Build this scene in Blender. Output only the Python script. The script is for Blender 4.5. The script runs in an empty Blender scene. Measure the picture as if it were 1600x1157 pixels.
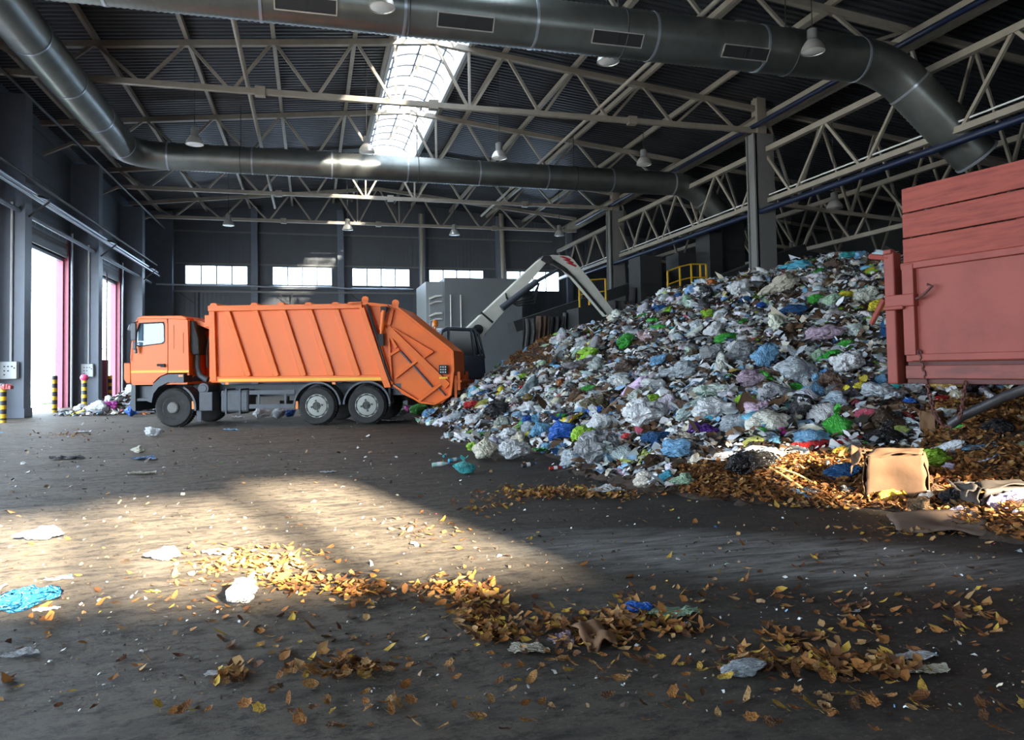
import bpy, math, random
import numpy as np
from mathutils import Vector, Matrix, noise
R = math.radians
S = bpy.context.scene
COL = S.collection

# ------------------------------------------------------------------ camera, sky, sun, exposure
FPX, EYE = 1150.0, 1.55
YAW, PITCH, ROLL = R(15.3), R(2.1), 0.017
_f = Vector((math.sin(YAW)*math.cos(PITCH), math.cos(YAW)*math.cos(PITCH), math.sin(PITCH)))
_r0 = Vector((math.cos(YAW), -math.sin(YAW), 0)); _u0 = _r0.cross(_f)
_r = _r0*math.cos(ROLL) - _u0*math.sin(ROLL)
_u = _u0*math.cos(ROLL) + _r0*math.sin(ROLL)
CAM = Vector((0, 0, EYE))
cd = bpy.data.cameras.new('camera'); cam = bpy.data.objects.new('camera', cd); COL.objects.link(cam)
M3 = Matrix((_r, _u, -_f)).transposed()
cam.matrix_world = Matrix.Translation(CAM) @ M3.to_4x4()
cd.sensor_width = 36; cd.lens = 36*FPX/1600; cd.shift_y = -45.5/1600; cd.clip_end = 500; cd.clip_start = 0.05
S.camera = cam
vs = S.view_settings
vs.view_transform = 'Standard'; vs.look = 'None'; vs.gamma = 1; vs.use_curve_mapping = False
vs.exposure = 0.0
S.cycles.use_denoising = True
S.cycles.max_bounces = 7; S.cycles.diffuse_bounces = 4; S.cycles.glossy_bounces = 3
S.cycles.transparent_max_bounces = 12; S.cycles.sample_clamp_indirect = 6
S.cycles.caustics_reflective = False; S.cycles.caustics_refractive = False

SKY = 15.0
w = bpy.data.worlds.new('sky'); S.world = w; w.use_nodes = True
nt = w.node_tree; nt.nodes.clear()
o_ = nt.nodes.new('ShaderNodeOutputWorld'); b_ = nt.nodes.new('ShaderNodeBackground')
b_.inputs['Color'].default_value = (0.70, 0.85, 1.0, 1); b_.inputs['Strength'].default_value = SKY
nt.links.new(b_.outputs[0], o_.inputs[0])

SUN_DIR = Vector((-0.285, 0.958, 0)).normalized(); ELEV = R(19)
sd = Vector((SUN_DIR.x*math.cos(ELEV), SUN_DIR.y*math.cos(ELEV), -math.sin(ELEV)))
sl = bpy.data.lights.new('sun', 'SUN'); sl.energy = 105; sl.angle = R(2.0); sl.color = (1.0, 0.86, 0.66)
so = bpy.data.objects.new('sun', sl); COL.objects.link(so); so.rotation_euler = sd.to_track_quat('-Z', 'Y').to_euler()

WX0, WX1, WYB, WYF = -11.6, 37.0, 56.6, -7.0        # hall: left wall, far right wall, back wall, front wall behind the camera
CX0, CX1 = -10.3, 19.4                               # inner faces of the column rows
RIDGE = 4.65
LCOL = [31.93+9.95*k for k in (-4, -3, -2, -1, 0, 1, 2)]        # far faces of the left columns
LDOORS = [(c+1.25, c+7.9) for c in LCOL[:-1]]        # left wall door openings (y0, y1)
DOORZ = 7.15
def portal(loc, sx, sy, direction):
    l = bpy.data.lights.new('daylight_portal', 'AREA'); l.shape = 'RECTANGLE'; l.size = sx; l.size_y = sy
    l.cycles.is_portal = True
    o = bpy.data.objects.new('daylight_portal', l); COL.objects.link(o); o.location = loc
    o.rotation_euler = Vector(direction).to_track_quat('-Z', 'Y').to_euler()
for y0, y1 in LDOORS:
    portal((WX0-0.2, (y0+y1)/2, DOORZ/2), y1-y0, DOORZ, (1, 0, 0))
# unseen front wall openings behind the camera, shaped to throw the sun patches: (x0, x1, z0, z1)
FOPEN = [(1.0, 2.35, 4.6, 5.85), (2.5, 4.05, 4.55, 6.05), (4.33, 5.6, 4.5, 6.4), (9.6, 14.5, 3.95, 6.0)]
for a, b, c, d in FOPEN:
    portal(((a+b)/2, WYF-0.2, (c+d)/2), b-a, d-c, (0, 1, 0))
portal((RIDGE, 31.5, 16.3), 2.8, 27, (0, 0, -1))

# ------------------------------------------------------------------ helpers
def ray(px, py):
    return _f + _r*((px-800)/FPX) + _u*((533-py)/FPX)
def atD(px, py, d): return CAM + ray(px, py)*d
def atY(px, py, y): d = ray(px, py); return CAM + d*(y/d.y)
def atX(px, py, x): d = ray(px, py); return CAM + d*(x/d.x)
def atZ(px, py, z=0.0): d = ray(px, py); return CAM + d*((z-EYE)/d.z)
def proj(p):
    v = Vector(p)-CAM; z = v.dot(_f); return 800+FPX*v.dot(_r)/z, 533-FPX*v.dot(_u)/z, z

def mat(name, color=(.5,.5,.5), rough=.6, metal=0.0, spec=.5, noise_=None, bump=None, alpha=None, trans=0, emis=None, objcol=False, attr=None, transl=0):
    m = bpy.data.materials.new(name); m.use_nodes = True; n = m.node_tree; N = n.nodes; L = n.links
    p = N['Principled BSDF']
    p.inputs['Base Color'].default_value = (*color, 1); p.inputs['Roughness'].default_value = rough
    p.inputs['Metallic'].default_value = metal; p.inputs['Specular IOR Level'].default_value = spec
    src = None
    if objcol: src = N.new('ShaderNodeObjectInfo').outputs['Color']
    if attr: a = N.new('ShaderNodeAttribute'); a.attribute_name = attr; src = a.outputs['Color']
    tc = N.new('ShaderNodeTexCoord')
    if noise_:
        sc, amt, col2 = noise_[:3]
        t = N.new('ShaderNodeTexNoise'); t.inputs['Scale'].default_value = sc; t.inputs['Detail'].default_value = 6; t.inputs['Roughness'].default_value = .62
        mp = N.new('ShaderNodeMapping'); mp.inputs['Scale'].default_value = noise_[3] if len(noise_) > 3 else (1,1,1)
        L.new(tc.outputs['Object'], mp.inputs[0]); L.new(mp.outputs[0], t.inputs['Vector'])
        cr = N.new('ShaderNodeValToRGB'); cr.color_ramp.elements[0].position = .42; cr.color_ramp.elements[1].position = .68
        L.new(t.outputs['Fac'], cr.inputs[0])
        mx = N.new('ShaderNodeMix'); mx.data_type = 'RGBA'
        mul = N.new('ShaderNodeMath'); mul.operation = 'MULTIPLY'; mul.inputs[1].default_value = amt
        L.new(cr.outputs[0], mul.inputs[0]); L.new(mul.outputs[0], mx.inputs[0])
        if src: L.new(src, mx.inputs[6])
        else: mx.inputs[6].default_value = (*color, 1)
        mx.inputs[7].default_value = (*col2, 1)
        src = mx.outputs[2]
    if src: L.new(src, p.inputs['Base Color'])
    if bump:
        t2 = N.new('ShaderNodeTexNoise'); t2.inputs['Scale'].default_value = bump[0]; t2.inputs['Detail'].default_value = 4
        bp = N.new('ShaderNodeBump'); bp.inputs['Strength'].default_value = bump[1]; bp.inputs['Distance'].default_value = .02
        L.new(tc.outputs['Object'], t2.inputs['Vector']); L.new(t2.outputs['Fac'], bp.inputs['Height']); L.new(bp.outputs[0], p.inputs['Normal'])
    if trans: p.inputs['Transmission Weight'].default_value = trans
    if alpha is not None: p.inputs['Alpha'].default_value = alpha
    if emis: p.inputs['Emission Color'].default_value = (*emis[0], 1); p.inputs['Emission Strength'].default_value = emis[1]
    if transl:
        tr = N.new('ShaderNodeBsdfTranslucent'); ms = N.new('ShaderNodeMixShader'); ms.inputs[0].default_value = transl
        if src: L.new(src, tr.inputs[0])
        else: tr.inputs[0].default_value = (*color, 1)
        out = N['Material Output']; L.new(p.outputs[0], ms.inputs[1]); L.new(tr.outputs[0], ms.inputs[2]); L.new(ms.outputs[0], out.inputs[0])
    return m

class MB:
    def __init__(s): s.v = []; s.f = []
    def add(s, v, f):
        b = len(s.v); s.v += [tuple(x) for x in v]; s.f += [tuple(i+b for i in q) for q in f]; return s
    def box(s, c, d, m=None):
        x, y, z = [k/2 for k in d]
        v = [Vector((i*x, j*y, k*z)) for i in (-1,1) for j in (-1,1) for k in (-1,1)]
        if m is not None: v = [m @ q for q in v]
        v = [q+Vector(c) for q in v]
        return s.add(v, [(0,1,3,2),(4,6,7,5),(0,4,5,1),(2,3,7,6),(0,2,6,4),(1,5,7,3)])
    def b2(s, p, q):   # box from two corners
        p = Vector(p); q = Vector(q); return s.box((p+q)/2, [abs(k) for k in (q-p)])
    def bar(s, p, q, w, h=None, up=(0,0,1)):
        p = Vector(p); q = Vector(q); h = h or w; d = (q-p); l = d.length
        if l < 1e-6: return s
        d /= l; up = Vector(up)
        if abs(d.dot(up)) > .99: up = Vector((1,0,0))
        a = d.cross(up).normalized(); b = a.cross(d)
        m = Matrix((d, a, b)).transposed()
        return s.box((p+q)/2, (l, w, h), m)
    def tube(s, p, q, r, n=10, r2=None, caps=True):
        return s.path([p, q], [r, r if r2 is None else r2], n, caps)
    def path(s, pts, r, n=10, caps=True):
        pts = [Vector(p) for p in pts]; k = len(pts)
        if not isinstance(r, (list, tuple)): r = [r]*k
        v = []; a = None
        for i, p in enumerate(pts):
            t = (pts[min(i+1, k-1)]-pts[max(i-1, 0)]).normalized()
            if a is None:
                a = t.orthogonal().normalized()
            else:
                a = (a - t*a.dot(t)).normalized()
            b = t.cross(a)
            for j in range(n):
                th = 2*math.pi*j/n; v.append(p + (a*math.cos(th)+b*math.sin(th))*r[i])
        f = [(i*n+j, i*n+(j+1)%n, (i+1)*n+(j+1)%n, (i+1)*n+j) for i in range(k-1) for j in range(n)]
        if caps: f += [tuple(range(n))[::-1], tuple((k-1)*n+j for j in range(n))]
        return s.add(v, f)
    def lathe(s, prof, n=24, o=(0,0,0), axis='Z'):   # prof: (r, h)
        v = []; k = len(prof); o = Vector(o)
        for r, h in prof:
            for j in range(n):
                th = 2*math.pi*j/n; x, y = r*math.cos(th), r*math.sin(th)
                v.append(o + (Vector((x, y, h)) if axis == 'Z' else Vector((x, h, y))))
        f = [(i*n+j, i*n+(j+1)%n, (i+1)*n+(j+1)%n, (i+1)*n+j) for i in range(k-1) for j in range(n)]
        f += [tuple(range(n))[::-1], tuple((k-1)*n+j for j in range(n))]
        return s.add(v, f)
    def prism(s, poly, y0, y1):   # poly in x,z extruded along y
        n = len(poly); v = [(x, y0, z) for x, z in poly]+[(x, y1, z) for x, z in poly]
        f = [tuple(range(n))[::-1], tuple(range(n, 2*n))]+[(i, (i+1)%n, n+(i+1)%n, n+i) for i in range(n)]
        return s.add(v, f)
    def ring(s, out, inn, y0, y1):   # frame between two loops of equal count
        n = len(out); v = [(x, y, z) for y in (y0, y1) for lp in (out, inn) for x, z in lp]
        f = []
        for i in range(n):
            j = (i+1) % n
            f += [(i, j, n+j, n+i), (2*n+i, 3*n+i, 3*n+j, 2*n+j), (i, 2*n+i, 2*n+j, j), (n+i, n+j, 3*n+j, 3*n+i)]
        return s.add(v, f)
    def build(s, name, m, parent=None, smooth=False, bevel=0, weld=False):
        me = bpy.data.meshes.new(name); me.from_pydata(s.v, [], s.f); me.update()
        if m: me.materials.append(m)
        if smooth:
            me.shade_smooth()
            try: me.set_sharp_from_angle(angle=R(38))
            except Exception: pass
        o = bpy.data.objects.new(name, me); COL.objects.link(o)
        if parent: o.parent = parent
        if bevel:
            b = o.modifiers.new('bevel', 'BEVEL'); b.width = bevel; b.segments = 2; b.limit_method = 'ANGLE'
        import bmesh
        bm = bmesh.new(); bm.from_mesh(me); bmesh.ops.recalc_face_normals(bm, faces=bm.faces); bm.to_mesh(me); bm.free()
        return o
def tag(o, label, cat, group=None, kind=None):
    o['label'] = label; o['category'] = cat
    if group: o['group'] = group
    if kind: o['kind'] = kind
    return o
def thing(name, label, cat, loc=(0,0,0), rotz=0, group=None):
    o = bpy.data.objects.new(name, None); COL.objects.link(o); o.empty_display_size = .2
    o.location = loc; o.rotation_euler = (0, 0, rotz); return tag(o, label, cat, group)
def struct(o, label=None):
    o['kind'] = 'structure'
    if label: o['label'] = label
    return o
def copy_tree(o, parent=None):
    c = o.copy(); COL.objects.link(c)
    if parent: c.parent = parent
    for ch in list(o.children): copy_tree(ch, c)
    return c
ORD = ['', 'second', 'third', 'fourth', 'fifth', 'sixth', 'seventh', 'eighth', 'ninth', 'tenth', 'eleventh', 'twelfth', 'thirteenth', 'fourteenth', 'fifteenth', 'sixteenth', 'seventeenth','eighteenth']
NUM = ['zero', 'one', 'two', 'three', 'four', 'five', 'six', 'seven', 'eight', 'nine', 'ten', 'eleven', 'twelve', 'thirteen', 'fourteen', 'fifteen','sixteen','seventeen','eighteen','nineteen']

# ------------------------------------------------------------------ materials
def floor_mat():
    m = bpy.data.materials.new('dirty_asphalt'); m.use_nodes = True; n = m.node_tree; N = n.nodes; L = n.links
    p = N['Principled BSDF']; tc = N.new('ShaderNodeTexCoord')
    def nz(scale, sc=(1,1,1), det=8, rot=0, rough=.6, dist=0):
        mp = N.new('ShaderNodeMapping'); mp.inputs['Scale'].default_value = sc; mp.inputs['Rotation'].default_value = (0,0,rot)
        t = N.new('ShaderNodeTexNoise'); t.inputs['Scale'].default_value = scale; t.inputs['Detail'].default_value = det; t.inputs['Roughness'].default_value = rough
        t.inputs['Distortion'].default_value = dist
        L.new(tc.outputs['Object'], mp.inputs[0]); L.new(mp.outputs[0], t.inputs['Vector']); return t.outputs['Fac']
    def ramp(f, a, b):
        r = N.new('ShaderNodeMapRange'); r.inputs['From Min'].default_value = a; r.inputs['From Max'].default_value = b; r.clamp = True
        L.new(f, r.inputs['Value']); return r.outputs[0]
    def mix(f, a, b):
        x = N.new('ShaderNodeMix'); x.data_type = 'RGBA'
        if isinstance(f, (int, float)): x.inputs[0].default_value = f
        else: L.new(f, x.inputs[0])
        for s_, c in ((6, a), (7, b)):
            if isinstance(c, tuple): x.inputs[s_].default_value = (*c, 1)
            else: L.new(c, x.inputs[s_])
        return x.outputs[2]
    def mul(a, b):
        x = N.new('ShaderNodeMath'); x.operation = 'MULTIPLY'; x.use_clamp = True
        for s_, c in ((0, a), (1, b)):
            if isinstance(c, (int, float)): x.inputs[s_].default_value = c
            else: L.new(c, x.inputs[s_])
        return x.outputs[0]
    big = ramp(nz(.35, (1,1,1), 5), .38, .66)
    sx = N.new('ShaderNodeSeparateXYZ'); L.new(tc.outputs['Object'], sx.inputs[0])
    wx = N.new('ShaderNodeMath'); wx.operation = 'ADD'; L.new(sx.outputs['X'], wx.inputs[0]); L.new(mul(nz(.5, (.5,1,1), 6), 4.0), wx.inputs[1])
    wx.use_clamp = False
    sun_dust_tone = ramp(wx.outputs[0], 4.2, 1.2)  # paler dusty floor at left, tone raised to brighten the sun patch
    speck = ramp(nz(38, (.8, 1.1, 1), 6, R(-22), .8), .56, .66)
    mid = ramp(nz(9, (.7, 1.2, 1), 12, R(-22), .8), .48, .60)
    streak = ramp(nz(2.6, (.6, 1.2, 1), 12, R(-22), .7), .42, .7)
    fine = ramp(nz(22, (.5, 1.2, 1), 6, R(-22), .7), .45, .75)
    c = mix(big, (.012,.0105,.0095), (.030,.025,.021))
    c = mix(mul(streak, .6), c, (.055,.046,.036))
    c = mix(mul(fine, .5), c, (.10,.080,.058))
    c = mix(mul(sun_dust_tone, .6), c, (.23,.195,.15))
    clod = ramp(nz(4.5, (.7, 1.2, 1), 12, R(-22), .85), .53, .60)
    c = mix(mul(clod, .6), c, (.13,.105,.080))
    c = mix(mul(mid, .85), c, (.012,.010,.0085))
    c = mix(mul(speck, .7), c, (.24,.19,.14))
    dark = ramp(nz(2.6, (.4, 1.4, 1), 8, R(-22), .65), .5, .64)
    c = mix(mul(dark, .6), c, (.015,.014,.014))
    # pale scraped patch of bare concrete
    g = N.new('ShaderNodeMapping'); ctr = atZ(1190, 868); g.vector_type = 'TEXTURE'
    g.inputs['Location'].default_value = (ctr.x, ctr.y, 0); g.inputs['Rotation'].default_value = (0, 0, R(-32)); g.inputs['Scale'].default_value = (2.3, .85, 1)
    L.new(tc.outputs['Object'], g.inputs[0])
    ln = N.new('ShaderNodeVectorMath'); ln.operation = 'LENGTH'; L.new(g.outputs[0], ln.inputs[0])
    wob = N.new('ShaderNodeMath'); wob.operation = 'ADD'; L.new(ln.outputs['Value'], wob.inputs[0]); L.new(mul(nz(2.2, (.4, 1.6, 1), 8, R(-25)), .9), wob.inputs[1])
    pat = ramp(wob.outputs[0], 1.55, 1.05)
    pat = mul(pat, ramp(nz(6, (.35, 1.8, 1), 9, R(-20), .7), .34, .6))
    c = mix(mul(pat, .95), c, (.30,.295,.28))
    L.new(c, p.inputs['Base Color'])
    rg = N.new('ShaderNodeMapRange'); rg.inputs['To Min'].default_value = .42; rg.inputs['To Max'].default_value = .85
    L.new(nz(1.1), rg.inputs['Value']); L.new(rg.outputs[0], p.inputs['Roughness'])
    p.inputs['Specular IOR Level'].default_value = .24
    bp = N.new('ShaderNodeBump'); bp.inputs['Strength'].default_value = 1; bp.inputs['Distance'].default_value = .06
    L.new(nz(9, (.8, 1.1, 1), 12, R(-22), .8), bp.inputs['Height']); L.new(bp.outputs[0], p.inputs['Normal'])
    return m
M = dict(
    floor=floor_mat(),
    wall=mat('blue_grey_wall_panel', (.10,.12,.155), .45, spec=.5, noise_=(.6, .5, (.07,.08,.10))),
    wall2=mat('rear_wall_sheet', (.105,.117,.135), .42, spec=.5, noise_=(.5, .5, (.075,.082,.092))),
    column=mat('painted_column_steel', (.17,.20,.25), .45, noise_=(1.5, .4, (.12,.135,.16))),
    columnR=mat('grey_column_steel', (.20,.20,.195), .55, noise_=(1.5, .4, (.14,.14,.135))),
    truss=mat('cream_painted_steel', (.34,.30,.245), .5, noise_=(2, .4, (.22,.19,.15))),
    deck=mat('dark_roof_deck', (.034,.038,.045), .38, spec=.6, noise_=(1, .4, (.06,.065,.075))),
    galv=mat('galvanised_steel', (.30,.315,.30), .36, metal=.85, noise_=(1.2, .7, (.20,.215,.20))),
    pipeg=mat('galvanised_pipe', (.55,.60,.68), .3, metal=.7),
    dark=mat('dark_steel', (.03,.03,.033), .5),
    black=mat('black_rubber', (.018,.018,.02), .75, noise_=(5, .5, (.045,.04,.035))),
    blue=mat('dark_blue_painted_pipe', (.008,.016,.05), .4),
    frame=mat('window_frame', (.10,.11,.13), .4),
    conc=mat('outdoor_concrete', (.55,.55,.54), .9, noise_=(.3, .5, (.45,.45,.44))),
    grass=mat('outdoor_grass', (.16,.30,.07), .9, noise_=(6, .7, (.10,.2,.05))),
    pink=mat('red_painted_jamb', (.42,.11,.16), .5, noise_=(3, .6, (.30,.09,.13))),
    white=mat('white_paint', (.75,.76,.76), .4),
    offw=mat('grey_white_box', (.62,.65,.66), .45),
    yellow=mat('yellow_paint', (.85,.52,.03), .45, noise_=(9, .4, (.55,.33,.03))),
    bblack=mat('black_band_paint', (.04,.04,.045), .55, noise_=(9, .5, (.09,.085,.08))),
    lampm=mat('aluminium_reflector', (.62,.60,.56), .32, metal=.5),
    lens=mat('lamp_glass', (.75,.75,.72), .25),
    dk2=mat('dark_back_panel', (.03,.032,.033), .7, noise_=(1.5, .5, (.015,.015,.016))),
    kiosk=mat('grey_cabin_panel', (.20,.215,.225), .5, noise_=(1, .3, (.16,.17,.18))),
    kiosk2=mat('pale_cabin_band', (.32,.34,.35), .5),
)
def glass_sheet(name, col, tf):
    m = bpy.data.materials.new(name); m.use_nodes = True; n = m.node_tree; N = n.nodes; L = n.links; N.clear()
    o = N.new('ShaderNodeOutputMaterial'); t = N.new('ShaderNodeBsdfTransparent'); t.inputs[0].default_value = (*col, 1)
    d = N.new('ShaderNodeBsdfTranslucent'); d.inputs[0].default_value = (*col, 1)
    g = N.new('ShaderNodeBsdfGlossy'); g.inputs['Roughness'].default_value = .08
    a = N.new('ShaderNodeMixShader'); a.inputs[0].default_value = tf; L.new(d.outputs[0], a.inputs[1]); L.new(t.outputs[0], a.inputs[2])
    b = N.new('ShaderNodeMixShader'); b.inputs[0].default_value = .07; L.new(a.outputs[0], b.inputs[1]); L.new(g.outputs[0], b.inputs[2]); L.new(b.outputs[0], o.inputs[0]); return m
M['poly'] = glass_sheet('skylight_polycarbonate', (.30,.32,.35), .55)
M['sun_dust_tone'] = glass_sheet('sun_dimming_glass', (.85,.84,.82), .97)  # tinted glass added to weaken the sun through an unseen window
M['pane'] = glass_sheet('window_glass', (.9,.95,1.0), .8)
M['carglass'] = glass_sheet('vehicle_glass', (.72,.8,.84), .95)

# ------------------------------------------------------------------ the hall
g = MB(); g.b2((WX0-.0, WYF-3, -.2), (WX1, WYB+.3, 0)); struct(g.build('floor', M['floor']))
g = MB(); g.b2((-140, -60, -.25), (WX0, 160, -.02)); struct(g.build('trim_1', M['conc']), 'pale sunlit yard outside the doors')
pg = atZ(80, 631, -.02)
g = MB(); g.b2((-120, pg.y-1.5, -.05), (WX0-2.5, pg.y+4.5, .03)); o = g.build('grass_verge', M['grass']); tag(o, 'green grass verge outside beyond the open doors', 'grass', kind='stuff')

def zc(x):   # centre line of the trusses' top chords
    return 14.3 - .108*abs(x-RIDGE) if x <= CX1 else 12.7 - .108*(x-CX1)
def zdeck(x): return zc(x)+.42

# left wall: stacked horizontal panels with open doorways
g = MB()
zs = [z for z in np.arange(DOORZ, 13.4, 1.05)]
ys = [WYF] + [v for d in LDOORS for v in d] + [WYB]
for i in range(0, len(ys), 2):
    a, b = ys[i], ys[i+1]; z = 0
    while z < DOORZ-.01:
        z2 = min(z+1.2, DOORZ); g.b2((WX0-.15, a, z+.006), (WX0, b, z2-.006)); z = z2
    g.b2((WX0-.16, a, 0), (WX0-.02, b, DOORZ))
for z in zs: g.b2((WX0-.15, WYF, z+.012), (WX0, WYB, z+1.04))
g.b2((WX0-.16, WYF, DOORZ), (WX0-.02, WYB, 13.2))
struct(g.build('wall_left', M['wall']))
for n_, (a, b) in enumerate(LDOORS, 1):
    d = bpy.data.objects.new('door_%d' % n_, None); COL.objects.link(d); d.location = (WX0, (a+b)/2, 0); struct(d)
    w_ = (b-a)/2
    for s_ in (-1, 1):
        h = MB(); h.b2((-.2, s_*w_-.09, 0), (.10, s_*w_+.09, DOORZ)); h.b2((.06, s_*(w_+.1)-.03, 0), (.3, s_*(w_+.1)+.03, DOORZ+1)); h.build('jamb', M['pink'], d)
        h = MB(); h.tube((.42, s_*(w_+.16), 0), (.42, s_*(w_+.16), DOORZ+1.3), .05, 8); h.build('guide_rail', M['pipeg'], d)
    h = MB(); h.b2((-.1, -w_, DOORZ-.1), (.1, w_, DOORZ+.03)); h.build('lintel', M['column'], d)
    for k in range(2):     # lifted sectional leaf above the opening
        h = MB(); h.b2((.2, -w_, DOORZ+.08+k*.62), (.27, w_, DOORZ+.66+k*.62)); sec = h.build('leaf_section', M['kiosk'], d)
        if k == 1:
            for q in range(6):
                h = MB(); y_ = -w_+.35+q*(2*w_-.5)/6; h.b2((.262, y_, DOORZ+.82), (.285, y_+.82, DOORZ+1.15)); h.build('window_insert', M['pane'], sec)

# rear wall: vertical sheet with window openings
wins = []
for (x0, x1, y0, y1, np_) in ((290,386,418.5,444.3,4), (426.5,518,419.4,445.2,4), (551,639.5,420.8,446,4), (671,755,422.2,447,4), (792,873,424.6,452.5,4)):
    p = atY(x0, y0, WYB); q = atY(x1, y1, WYB); wins.append((p.x, q.x, q.z, p.z, np_))
wz0 = min(w_[2] for w_ in wins[:4]); wz1 = max(w_[3] for w_ in wins[:4])
wins = [(a, b, wz0 if i < 4 else wz0-.25, wz1, n) for i, (a, b, c, d, n) in enumerate(wins)]
g = MB()
def sheet(x0, x1, z0, z1, zt=None):
    x = x0
    while x < x1-1e-4:
        e = min(x+.30, x1); g.b2((x, WYB, z0), (e-.045 if e-x > .1 else e, WYB+.12, z1)); x = e
    g.b2((x0, WYB+.03, z0), (x1, WYB+.13, z1))
edges = [WX0]+[v for w_ in wins for v in w_[:2]]+[WX1]
zt_ = 14.7
for i in range(0, len(edges), 2): sheet(edges[i], edges[i+1], 0, zt_)
for a, b, c, d, n in wins: sheet(a, b, 0, c); sheet(a, b, d, zt_)
struct(g.build('wall_back', M['wall2']))
for i, (a, b, c, d, n) in enumerate(wins, 1):
    h = MB(); t = .05
    h.b2((a-t, WYB-.05, c-t), (b+t, WYB+.1, c)); h.b2((a-t, WYB-.05, d), (b+t, WYB+.1, d+t))
    h.b2((a-t, WYB-.05, c), (a, WYB+.1, d)); h.b2((b, WYB-.05, c), (b+t, WYB+.1, d))
    for k in range(1, n): x = a+(b-a)*k/n; h.b2((x-.04, WYB-.04, c), (x+.04, WYB+.08, d))
    fo = struct(h.build('window_%d' % i, M['frame']))
    for k in range(n):
        x = a+(b-a)*k/n; h = MB(); h.b2((x+.04, WYB+.03, c), (x+(b-a)/n-.04, WYB+.045, d)); h.build('pane', M['pane'], fo)
    portal(((a+b)/2, WYB+.3, (c+d)/2), b-a, d-c, (0, -1, 0))
# front wall behind the camera, with its sun-patch openings; far right wall
g = MB()
xs = sorted({WX0, WX1, *[v for o in FOPEN for v in o[:2]]}); zz = sorted({0, 14.8, *[v for o in FOPEN for v in o[2:]]})
for i in range(len(xs)-1):
    for j in range(len(zz)-1):
        xm, zm = (xs[i]+xs[i+1])/2, (zz[j]+zz[j+1])/2
        if not any(a < xm < b and c < zm < d for a, b, c, d in FOPEN): g.b2((xs[i], WYF-.15, zz[j]), (xs[i+1], WYF, zz[j+1]))
struct(g.build('wall_front', M['wall']))
for i, (a, b, c, d) in enumerate(FOPEN[-1:], 6):  # unseen frame and pane, added to dim the sun at the right
    h = MB(); t = .06
    h.b2((a, WYF-.12, c), (b, WYF-.02, c+t)); h.b2((a, WYF-.12, d-t), (b, WYF-.02, d)); h.b2((a, WYF-.12, c+t), (a+t, WYF-.02, d-t)); h.b2((b-t, WYF-.12, c+t), (b, WYF-.02, d-t))
    fo = struct(h.build('window_%d' % i, M['frame'])); h = MB(); h.b2((a+t, WYF-.08, c+t), (b-t, WYF-.07, d-t)); h.build('pane', M['sun_dust_tone'], fo)
g = MB(); g.b2((WX1, WYF, 0), (WX1+.15, WYB, 14)); struct(g.build('wall_right', M['dk2']))

# roof deck, ribbed across the slope, open along the ridge for the skylight
SKX0, SKX1, SKY0, SKY1 = 3.2, 6.1, 16.0, 45.6
g = MB()
def deck(x0, x1, y0, y1, zf):
    P = .29; pr = []
    y = y0
    while y < y1:
        for dy, dz in ((0, 0), (.10, 0), (.13, .07), (.26, .07)): 
            if y+dy < y1: pr.append((y+dy, dz))
        y += P
    pr.append((y1, 0)); b = len(g.v)
    for yy, dz in pr: g.v.append((x0, yy, zf(x0)+dz)); g.v.append((x1, yy, zf(x1)+dz))
    for i in range(len(pr)-1): g.f.append((b+2*i, b+2*i+1, b+2*i+3, b+2*i+2))
    g.add([(x0, y0, zf(x0)+.2), (x1, y0, zf(x1)+.2), (x1, y1, zf(x1)+.2), (x0, y1, zf(x0)+.2)], [(0,1,2,3)])
deck(WX0-.2, SKX0, WYF, WYB, zdeck); deck(SKX1, CX1, WYF, WYB, zdeck)
deck(CX1, WX1, WYF, WYB, zdeck)
deck(SKX0, SKX1, WYF, SKY0, lambda x: zdeck(SKX0)); deck(SKX0, SKX1, SKY1, WYB, lambda x: zdeck(SKX0))
struct(g.build('ceiling', M['deck']))

# skylight: arched translucent sheets on ribs between two kerbs
sk = thing('ridge_skylight', 'long arched translucent skylight running along the roof ridge', 'skylight', (RIDGE, SKY0, zdeck(SKX0)))
hw = (SKX1-SKX0)/2
for s_ in (-1, 1):
    h = MB(); h.b2((s_*hw-.06, 0, -.35), (s_*hw+.06, SKY1-SKY0, .25)); h.build('kerb', M['offw'], sk)
for yy in (0, SKY1-SKY0):
    h = MB(); h.b2((-hw, yy-.05, -.35), (hw, yy+.05, .25)); h.build('end_kerb', M['offw'], sk)
arc = [(-hw*math.cos(math.pi*k/12), .25+.75*math.sin(math.pi*k/12)) for k in range(13)]
L_ = SKY1-SKY0
h = MB(); v = [(x, y, z) for y in (0, L_) for x, z in arc]; h.add(v, [(i, i+1, 14+i, 13+i) for i in range(12)]); h.build('glazing', M['poly'], sk, smooth=True)
for yy in (0, L_):
    h = MB(); h.add([(x, yy, z) for x, z in arc], [tuple(range(13))]); h.build('end_glazing', M['poly'], sk)
nr = int(L_/1.2)
for i in range(nr+1):
    y = i*L_/nr; h = MB(); h.path([(x*.985, y, z-.03) for x, z in arc], .055, 6); h.build('rib', M['frame'], sk)
for k in (3, 6, 9):
    h = MB(); x, z = arc[k]; h.b2((x-.035, 0, z-.10), (x+.035, L_, z-.02)); h.build('glazing_bar', M['frame'], sk)

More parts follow.
